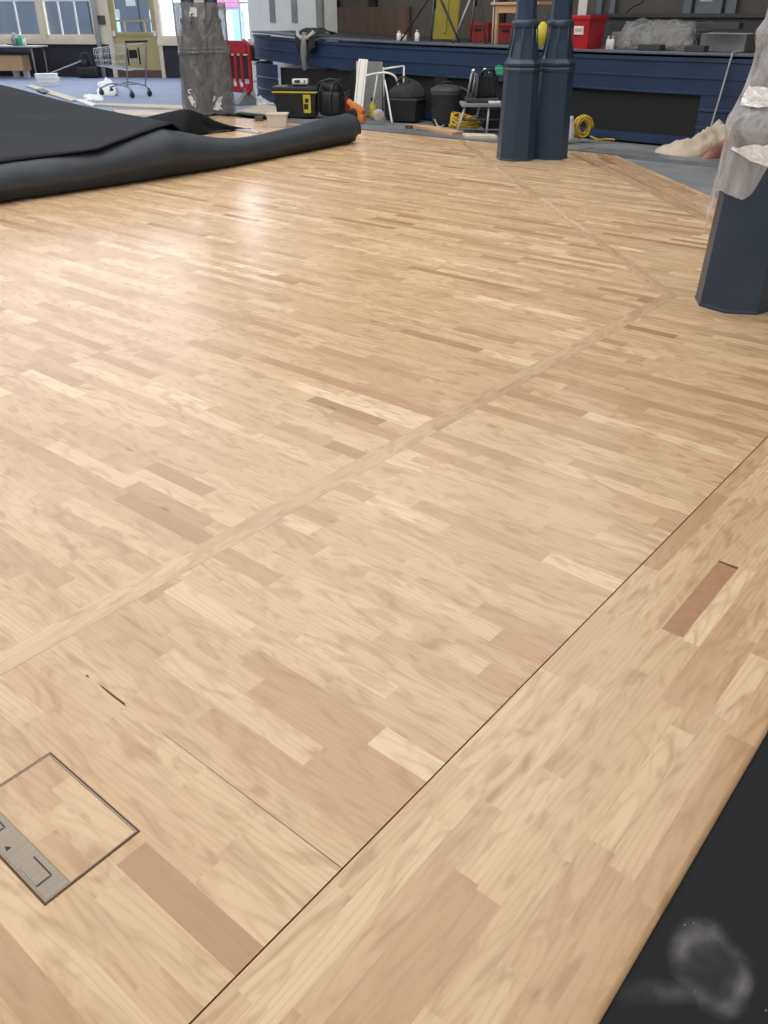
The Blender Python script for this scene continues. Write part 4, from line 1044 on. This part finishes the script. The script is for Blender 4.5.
# trestle bench with a mitre saw
Yb = gp(460, 134).y
t = thing('work_bench', 'folding grey work bench with pale legs beside the navy columns', 'bench', Vector((gp(480, 134).x, Yb+.1, 0)))
pb = lambda px, py, dy=0.: hp(px, py, Yb+dy) - t.location
zt_ = pb(480, 104).z
xa, xb = pb(462, 104).x, pb(511, 105).x
MB().box(((xa+xb)/2, .15, zt_-.02), (xb-xa, .5, .04), bev=.008).build('bench_top', M['grey'], t)
for (x0, x1, y0, y1) in ((xa+.05, xa-.06, -.05, -.1), (xa+.3, xa+.24, .36, .45), (xb-.3, xb-.32, -.05, -.1), (xb-.05, xb+.03, .36, .45)):
    MB().tube([(x0, y0, zt_-.04), (x1, y1, .012)], .016, 8).build('leg', M['lgrey'], t)
MB().tube([(xa+.02, -.07, .18), (xb-.1, -.07, .18)], .012, 8).build('stretcher', M['dgrey'], t)
bt = t.location + Vector((0, .15, zt_+.001))
t2 = thing('mitre_saw', 'dark mitre saw with silver knobs standing on the work bench', 'saw', Vector((bt.x+.03, bt.y+.05, bt.z)))
MB().box((0, 0, .03), (.46, .34, .06), bev=.015).build('base', M['dgrey'], t2)
mb = MB()
for k in range(9): mb.box((-.08+.035*k, .03, .2), (.022, .2, .26), bev=.008)
mb.box((.06, .03, .2), (.3, .16, .22), bev=.03); mb.build('motor_housing', M['black'], t2)
MB().lathe([(.02, -.02), (.15, -.02), (.17, -.01), (.17, .01), (.15, .02), (.02, .02)], (-.09, -.03, .2), 28, m=Matrix.Rotation(PI/2, 3, 'Y')).build('blade_guard', M['dgrey'], t2)
MB().tube([(-.2, .05, .06), (-.15, .05, .38)], .018, 8).tube([(-.14, .05, .06), (-.1, .05, .36)], .014, 8).build('arm_rail', M['galv'], t2)
for x, y, z in ((-.14, -.02, .39), (.02, -.02, .4), (.08, .0, .38)): MB().lathe([(.012, -.03), (.03, -.02), (.032, .01), (.02, .03)], (x, y, z), 14).build('knob', M['chrome'], t2)
MB().tube(catmull([(-.02, -.03, .34), (.0, -.12, .4), (.12, -.12, .41), (.16, -.03, .34)], 4), .02, 8).build('handle', M['black'], t2)
c = hp(504, 80, bt.y); tg = thing('small_case', 'small green case on top of the mitre saw beside column', 'case', Vector((bt.x+.25, bt.y+.05, bt.z+.331)))
MB().box((0, 0, .06), (.12, .1, .1), bev=.02).build('body', M['green'], tg); MB().tube([(-.03, 0, .105), (-.03, 0, .125), (.03, 0, .125), (.03, 0, .105)], .008, 6).build('handle', M['green'], tg)
c = pb(495, 101) + t.location; tag(MB().box((c.x, bt.y-.19, zt_+.017), (.16, .1, .03), bev=.008).build('sanding_block', M['white']), 'small white block at the front of the work bench', 'block')
# yellow cable heap
hp_ = gp(466, 131)
t = thing('extension_cable', 'heap of yellow extension cable under the work bench', 'cable', hp_ + Vector((.02, .28, 0)))
rr = random.Random(4)
for k in range(3):
    pts = []
    for i in range(46):
        a = i*.62 + k*1.3; r_ = .17 + .08*math.sin(i*.53+k)
        pts.append((r_*math.cos(a), r_*.7*math.sin(a)*1.0, .024+.012*(i % 3)+.16*abs(math.sin(a*.5+i*.17))*(.5+.5*math.sin(i*.3+k))))
    MB().tube(catmull(pts, 3), .013, 6).build('coil', M['hose'], t)
c = gp(495, 131)
t = thing('tool_case', 'dark tool case on the floor under the work bench', 'case', c + Vector((.0, .2, .012)))
MB().box((0, 0, .13), (.34, .22, .25), bev=.02).build('body', M['black'], t); MB().tube([(-.07, 0, .25), (-.06, 0, .3), (.06, 0, .3), (.07, 0, .25)], .012, 8).build('handle', M['dgrey'], t)
for x in (-.1, .1): MB().box((x, -.113, .2), (.035, .008, .05)).build('latch', M['grey'], t)
# timber lengths and offcut by the threshold
slab('timber_length', [(405, 127), (430, 128.5), (464, 134.5), (452, 136)], .0125, .045, M['timber'], 'pale timber length lying in front of the dark bin', 'timber')
slab('timber_length', [(462, 136), (494, 137), (497, 139.5), (466, 139)], .0125, .04, M['ply'], 'short pale timber length in front of the work bench', 'timber')
c = gp(409, 129.5); tag(MB().box((c.x, c.y, .035), (.1, .07, .044), rz=-.6, bev=.008).build('offcut', M['brown']), 'small dark offcut on the grey strip before the crate', 'offcut')
# right of the columns: white bag, yellow hose reel
c = gp(571, 144)
t = thing('paper_sack', 'white paper sack half hidden behind the navy columns', 'sack', c + Vector((-.05, .25, 0)), .2)
mb = MB(); P_ = []
for j in range(8):
    z = j/7; w = .13*(1+.1*math.sin(z*5))*(1-.25*z); P_.append([Vector((w*math.cos(a)*(1+.1*math.sin(5*a+3*z)), w*.7*math.sin(a), .006+z*.3)) for a in [2*PI*i/24 for i in range(25)]])
solid(mb.grid(P_).build('body', M['paper'], t), .004); MB().lathe([(.09, .003), (.02, .0035)], n=16).build('bottom', M['paper'], t)
c = gp(584.5, 142)
t = thing('hose_reel', 'yellow coiled hose standing against the black stage panel', 'hose', c + Vector((0, .2, 0)), .1)
mb = MB(); pts = []
for i in range(150):
    a = i*2*PI/22; r_ = .065+.055*abs(((i/37) % 2)-1); pts.append((r_*1.0*math.cos(a), -.07+.14*(i/150)+.012*math.sin(i), .162+r_*1.2*math.sin(a)))
mb.tube(pts, .0135, 6); mb.build('coil', M['hose'], t)
MB().tube(catmull([(.1, -.05, .05), (.2, -.1, .014), (.32, -.05, .014), (.42, -.12, .014)], 6), .012, 8).build('hose_end', M['hose'], t)
# dust sheet with rust-stained rag
def heap(pxs, base_y, tops, dep, name, m_, label, cat, seed):
    """ soft heap: outline given on the floor, tops as heights """
    n = len(pxs); rows = []
    A = [gp(p, base_y[i]) for i, p in enumerate(pxs)]
    A = catmull(A, 5); Hh = [q.x for q in catmull([Vector((t_, 0, 0)) for t_ in tops], 5)]; Dd = [q.x for q in catmull([Vector((t_, 0, 0)) for t_ in dep], 5)]
    for i, p in enumerate(A):
        row = []
        for j in range(15):
            s_ = j/14; q = p + Vector((.1*s_, Dd[i]*s_, 0))
            pro = math.sin(PI*min(1, s_*1.0))**.7
            q.z = -.026 + .008 + Hh[i]*pro*(1+.42*fbm(q.x*1.0, q.y*1.6, seed, 5)) ; q.x += .03*fbm(q.x, q.y, seed+4, 6)
            row.append(q)
        rows.append(row)
    return tag(solid(MB().grid(rows).build(name, m_), .008, 1.0), label, cat)
heap([655, 664, 680, 695, 708, 722, 736], [153, 155.5, 157.5, 158, 156.5, 155, 155], [.02, .08, .14, .19, .25, .28, .2], [.35, .55, .6, .65, .65, .6, .4], 'dust_sheet', M['cloth'], 'cream dust sheet heaped on the floor before the stage', 'sheet', 2)
heap([700, 708, 718, 728, 738], [160, 160, 159.5, 159, 158.5], [.03, .13, .2, .22, .14], [.2, .24, .26, .26, .2], 'rag', M['rag'], 'rust red and cream rag at the front of the dust sheet', 'rag', 5)
# pale cable hanging from the stage edge
ia = min(range(n_), key=lambda i: abs(384+FPX*fp[i].x/(fp[i].y*CP+.39*SP)-732))
ed = offs(ia, .075); zt2 = ztop(ia)
il = min(range(n_), key=lambda i: abs(384+FPX*fp[i].x/(fp[i].y*CP+CAM_H*SP)-712)); lowp = offs(il, .12)
pts = [offs(ia, -.3) + Vector((0, 0, zt2+.012)), offs(ia, .03) + Vector((0, 0, zt2+.014)), ed + Vector((0, 0, zt2-.03)), ed.lerp(lowp, .25) + Vector((0, 0, zt2*.72)), ed.lerp(lowp, .6) + Vector((0, 0, zt2*.38)), lowp + Vector((.0, .02, -.01))]
tag(MB().tube(catmull(pts, 6), .011, 8).build('cable', M['lgrey']), 'pale cable hanging down from the stage edge to the dust sheet', 'cable')

# ------------------------------------------------------------------ things on the stage
def stage_pt(px, back):
    """ point on the stage deck seen in pixel column px, `back` metres behind the edge """
    def pxo(i):
        p = offs(i, -back); return 384+FPX*p.x/(p.y*CP-(ztop(i)-CAM_H)*SP)
    for i in range(n_):
        x0, x1 = pxo(i), pxo(i+1)
        if x1 <= px <= x0:
            k_ = (px-x0)/(x1-x0); p = offs(i, -back).lerp(offs(i+1, -back), k_); return Vector((p.x, p.y, ztop(i)-.003))
    p = offs(0, -back); return Vector((p.x, p.y, ztop(0)-.003))
# coat hung over the edge
ic = min(range(n_), key=lambda i: abs(384+FPX*fp[i].x/(fp[i].y*CP+.3*SP)-311))
co = offs(ic, 0); tt = (fp[ic-2]-fp[ic+2]).normalized(); oo = (offs(ic, 1)-offs(ic, 0)); zc = ztop(ic)
t = thing('jacket', 'dark crumpled jacket draped over the edge of the stage', 'jacket', Vector((co.x, co.y, zc)))
rows = []
for j in range(17):
    s_ = j/16; row = []
    for i in range(21):
        w = i/20-.5; f = fbm(w*4, s_*3, 1, 1.6)
        hang = .36*(1+.5*math.sin(w*9+1)*.5) * (1-abs(w)*.5)
        if s_ < .45: dd, z = -.35+.45*s_/.45, .03+.11*(1-abs(w)*1.4)*max(0, math.sin(PI*(.15+s_/.55)))
        else: k_ = (s_-.45)/.55; dd, z = .1+.03*math.sin(6*w), .05-hang*k_
        row.append(tt*(w*.62*(1-.25*s_)) + oo*(dd+.05*abs(f)) + Vector((0, 0, z+.04*f)))
    rows.append(row)
solid(MB().grid(rows).build('body', M['coat'], t), .012)
sl = MB(); sl.tube(catmull([tt*.02+oo*.14+Vector((0, 0, .05)), tt*.05+oo*.2+Vector((0, 0, -.15)), tt*.03+oo*.19+Vector((0, 0, -.36)), tt*.02+oo*.17+Vector((0, 0, -.52))], 5), [.05]*5+[.055]*5+[.045]*5+[.03], 10); sl.build('sleeve', M['grey'], t)
MB().tube(catmull([tt*-.2+oo*.1+Vector((0, 0, .08)), tt*-.1+oo*.17+Vector((0, 0, .0)), tt*.1+oo*.17+Vector((0, 0, -.02)), tt*.22+oo*.1+Vector((0, 0, .07))], 5), .035, 8).build('collar', M['lgrey'], t)
# tripods
def tripod(px, back, label, feet, h_, head):
    b_ = stage_pt(px, back); t = thing('tripod', label, 'tripod', b_)
    for (fx, fb, m_) in feet:
        f = stage_pt(fx, fb) - b_; f.z = .014
        lg = MB().tube([(0, 0, h_), (f.x*.55, f.y*.55, h_*.47), (f.x, f.y, f.z)], [.02, .018, .013], 8).build('leg', M[m_], t)
        MB().lathe([(.012, -.012), (.02, -.01), (.02, .014), (.012, .02)], (f.x, f.y, f.z), 10).build('foot', M['black'], lg)
    MB().tube([(0, 0, h_*.62), (0, 0, h_+.25)], .018, 8).build('centre_post', M['black'], t)
    MB().lathe([(.03, h_-.06), (.06, h_-.03), (.06, h_+.03), (.03, h_+.06)], n=14).build('hub', M['black'], t)
    if head: MB().box((0, 0, h_+.34), (.3, .22, .2), bev=.03).build('lamp_head', M['dgrey'], t)
    return t
tripod(434, .5, 'dark tripod stand in front of the yellow board on stage', ((401, .25, 'black'), (431, .9, 'galv'), (459, .3, 'black')), .74, True)
tripod(474, .6, 'slim tripod stand left of the wooden table on stage', ((453, .3, 'galv'), (470, .9, 'galv'), (486, .35, 'black')), .8, False)
# black bag-like blob hung on the first tripod
b_ = stage_pt(441, .55); tag(MB().lathe([(.02, .56), (.1, .57), (.15, .63), (.14, .7), (.05, .74)], (b_.x, b_.y-.02, b_.z), 20).build('work_lamp', M['black']), 'black round lamp hanging on the tripod by the yellow board', 'lamp') if False else None
def st_box(name, px0, px1, back, dp, h_, m_, label, cat, parts=None, z0=0.0, tilt=0.0):
    a, b2 = stage_pt(px0, back), stage_pt(px1, back); c = (a+b2)/2; w = (b2-a).length; dr = math.atan2((b2-a).y, (b2-a).x)
    t = thing(name, label, cat, Vector((c.x, c.y, max(a.z, b2.z)+z0)), dr)
    return t, w
t, w = st_box('yellow_board', 431, 454, 1.0, .04, .7, None, 'yellow board leaning upright behind the tripods on stage', 'board')
MB().box((0, .1, .36), (w, .03, .7), m=Matrix.Rotation(-.12, 3, 'X'), bev=.006).build('sheet', mat('dull_yellow', (150, 138, 46), .6), t); MB().box((0, .075, .36), (w*.12, .02, .5), m=Matrix.Rotation(-.12, 3, 'X')).build('batten', mat('olive_batten', (150, 140, 50)), t)
for (px, lab, hh, m_) in ((399, 'small white bottle left on the stage edge beside tripod foot', .14, 'white'), (404.5, 'small brown jar between the two white bottles on stage', .12, 'ply'), (417, 'small white bottle under the dark tripod on stage', .16, 'white')):
    b_ = stage_pt(px, .42); t = thing('bottle', lab, 'bottle', b_, 0)
    MB().lathe([(.035, 0), (.04, .006), (.04, hh*.7), (.02, hh*.82)], n=14).build('body', M[m_], t); MB().lathe([(.022, hh*.8), (.022, hh), (.015, hh+.004)], n=12).build('cap', M['black'] if m_ != 'white' else M['lgrey'], t)
# wooden table
t, w = st_box('wooden_table', 493, 535, .45, .6, .52, None, 'small pale wooden table on the stage behind the left column', 'table')
MB().box((0, .25, .53), (w+.1, .6, .035), bev=.005).build('table_top', M['timber'], t)
MB().box((0, -.0, .46), (w-.05, .025, .1)).build('apron', M['timber'], t)
for x in (-w/2+.05, w/2-.05):
    for y in (.0, .5): MB().box((x, y, .255), (.045, .045, .51), bev=.005).build('leg', M['timber'], t)
tag(MB().tube([stage_pt(492, .35)+Vector((0, 0, .01)), stage_pt(492, .5)+Vector((0, .05, .9))], .014, 8).build('pole', M['lgrey']), 'thin pale pole standing left of the wooden table', 'pole')
for px0, px1, lab in ((474, 494, 'dull red storage crate standing left of the wooden table'), (500, 522, 'dull red storage crate under the wooden table')):
    t, w = st_box('storage_crate', px0, px1, 1.35, .3, .25, None, lab, 'crate')
    vs = rw(w*.92, .3, .0)+rw(w, .36, .27)+rw(w*.94, .32, .27)+rw(w*.86, .26, .02); MB().add(vs, fs).build('body', M['dred'], t); MB().box((0, -.185, .25), (w*1.02, .02, .035)).build('rim', M['dred'], t)
    MB().box((0, -.175, .17), (w*.3, .02, .03)).build('hand_slot', M['black'], t)
# yellow bag between the columns
b_ = stage_pt(541.5, .35); t = thing('yellow_sack', 'yellow bag seen on stage between the two navy columns', 'bag', b_)
P_ = [[Vector((.11*(math.sin(PI*(.12+.8*j/9)))*math.cos(a)*(1+.1*math.sin(4*a)), .09*(math.sin(PI*(.12+.8*j/9)))*math.sin(a), .31*j/9)) for a in [2*PI*i/20 for i in range(21)]] for j in range(10)]
MB().grid(P_).build('body', M['yellow'], t); MB().tube([(0, 0, .29), (.02, 0, .38)], .02, 8).build('neck', M['dgrey'], t)
# red tub with white label
t, w = st_box('red_tub', 574, 595, .18, .4, .4, None, 'bright red tub with a white label on the stage edge', 'tub')
vs = rw(w*.86, .3, .0)+rw(w, .38, .39)+rw(w*.96, .34, .39)+rw(w*.82, .26, .02); MB().add(vs, fs).build('body', M['red'], t)
MB().box((0, -.19, .37), (w*1.08, .03, .05), bev=.01).box((0, .19, .37), (w*1.08, .03, .05), bev=.01).box((-w*.52, 0, .37), (.03, .4, .05)).box((w*.52, 0, .37), (.03, .4, .05)).build('rim', M['red'], t)
lb = MB().box((.02, -.186, .22), (w*.42, .012, .1), m=Matrix.Rotation(.1, 3, 'X')).build('label_sticker', M['white'], t)
MB().box((.02, -.194, .225), (w*.3, .004, .04), m=Matrix.Rotation(.1, 3, 'X')).build('label_print', M['lgrey'], t)
a, b2 = stage_pt(575, .9), stage_pt(582, .9)
t = thing('white_post', 'white painted post standing behind the red tub', 'post', (a+b2)/2)
MB().box((0, 0, 1.1), (.11, .1, 2.2), bev=.01).build('shaft', M['white'], t); MB().box((0, 0, .03), (.2, .18, .06), bev=.01).build('base', M['lgrey'], t)
# small white bottles beside the tub
for px, lab in ((607.5, 'white bottle standing right beside the red tub'), (611.5, 'white bottle next to the sheeted boxes, right of its twin')):
    b_ = stage_pt(px, .3); t = thing('bottle', lab, 'bottle', b_); MB().lathe([(.028, 0), (.032, .006), (.032, .1), (.015, .13)], n=14).build('body', M['white'], t); MB().lathe([(.017, .125), (.017, .155), (.012, .158)], n=12).build('cap', M['lgrey'], t)
# grey boxes under polythene, planks on them
for px0, px1, hh, lab in ((612, 652, .2, 'low grey carton under plastic sheeting next to the red tub'), (655, 694, .24, 'grey carton under plastic sheeting at middle right of stage'), (700, 745, .2, 'grey carton at the far right end of the stage')):
    t, w = st_box('carton', px0, px1, .55, .5, hh, None, lab, 'box')
    MB().box((0, .2, hh/2), (w, .5, hh), bev=.01).build('body', M['grey'], t); MB().box((0, .2, hh+.002), (w*.98, .07, .006)).build('tape', M['lgrey'], t)
def stage_sheet(px0, px1, hh, seed, label):
    a, b2 = stage_pt(px0, .3), stage_pt(px1, .3); rows = []
    dn = -oo.normalized(); dn = Vector((UX, UY, 0))
    for j in range(12):
        s_ = j/11; row = []
        for i in range(25):
            p = a.lerp(b2, i/24); f = fbm(p.x+s_, p.y, seed, 3.5); q = p + dn*(s_*.85+.03*f) + Vector((0, 0, .008+(hh+.06*f+.03)*min(1, s_*4)*min(1, min(i, 24-i)*.4+.25)))
            row.append(q)
        rows.append(row)
    tag(solid(MB().grid(rows).build('plastic_sheet', M['poly_dense']), .006), label, 'sheet')
stage_sheet(609, 690, .29, 3, 'crumpled grey polythene spread over the cartons on stage')
for px0, px1, z, lab in ((694, 736, .245, 'dark plank lying on the far right carton, upper one'), (640, 662, .0, 'short dark plank lying flat at the stage edge before the cartons'), (686, 706, .0, 'dark block between the cartons at the right of stage')):
    t, w = st_box('plank', px0, px1, .22 if z == 0 else .35, .2, .05, None, lab, 'plank', z0=z)
    MB().box((0, 0, .04), (w, .16, .07), bev=.006).build('board', M['dgrey'], t)
tag(MB().tube(catmull([stage_pt(622, 1.9)+Vector((0, 0, .42)), stage_pt(628, 1.9)+Vector((0, 0, .5)), stage_pt(638, 1.9)+Vector((0, 0, .6)), stage_pt(636, 1.95)+Vector((0, 0, 1.0))], 6), .01, 8).build('cable', M['black']), 'black cable hanging on the wall above the sheeted cartons', 'cable')

# ------------------------------------------------------------------ light, world, camera
W = bpy.data.worlds.new('World'); bpy.context.scene.world = W; W.use_nodes = True
nt = W.node_tree; bg = nt.nodes['Background']
bg.inputs['Color'].default_value = (0.86, 0.93, 1.0, 1); bg.inputs['Strength'].default_value = 5.0
def area(name, loc, sx, sy, power, rot=(0, 0, 0), col=(1, 1, 1)):
    d = bpy.data.lights.new(name, 'AREA'); d.shape = 'RECTANGLE'; d.size = sx; d.size_y = sy; d.energy = power; d.color = col
    o = bpy.data.objects.new(name, d); C.objects.link(o); o.location = loc; o.rotation_euler = rot; return o
area('rooflight_daylight', ((hx0+hx1)/2, (hy0+hy1)/2, cz-.02), hx1-hx0-.4, hy1-hy0-.4, 940, col=(1.0, .985, .96))
area('rear_fill', (-1.0, -1.9, 2.6), 9, 3.2, 190, rot=(PI/2*1.05, 0, 0), col=(1.0, .98, .95))  # fill light added behind the camera; no window is built there
area('far_fill', ((gx0+gx1)/2, (gy0+gy1)/2, cz-.02), gx1-gx0-.4, gy1-gy0-.4, 400, col=(.93, .97, 1.0))  # fill light added to brighten the blue floor at the far end

sd = bpy.data.lights.new('sun_on_street', 'SUN'); sd.energy = 4.5; sd.angle = .02; so = bpy.data.objects.new('sun_on_street', sd); C.objects.link(so)
so.rotation_euler = (wnrm*.75 - wd*.25 + Vector((0, 0, -.8))).to_track_quat('-Z', 'Y').to_euler()
cam_d = bpy.data.cameras.new('Camera'); cam = bpy.data.objects.new('Camera', cam_d); C.objects.link(cam)
cam.location = (0, 0, CAM_H); cam.rotation_euler = (PI/2-PITCH, 0, 0)
cam_d.sensor_fit = 'AUTO'; cam_d.sensor_width = 36; cam_d.lens = FPX/1024*36; cam_d.clip_start = .05; cam_d.clip_end = 200
sc = bpy.context.scene; sc.camera = cam
sc.view_settings.view_transform = 'Standard'; sc.view_settings.look = 'None'; sc.view_settings.gamma = 1; sc.view_settings.use_curve_mapping = False
sc.view_settings.exposure = 0.0
sc.cycles.use_denoising = True
sc.cycles.max_bounces = 8; sc.cycles.transparent_max_bounces = 16
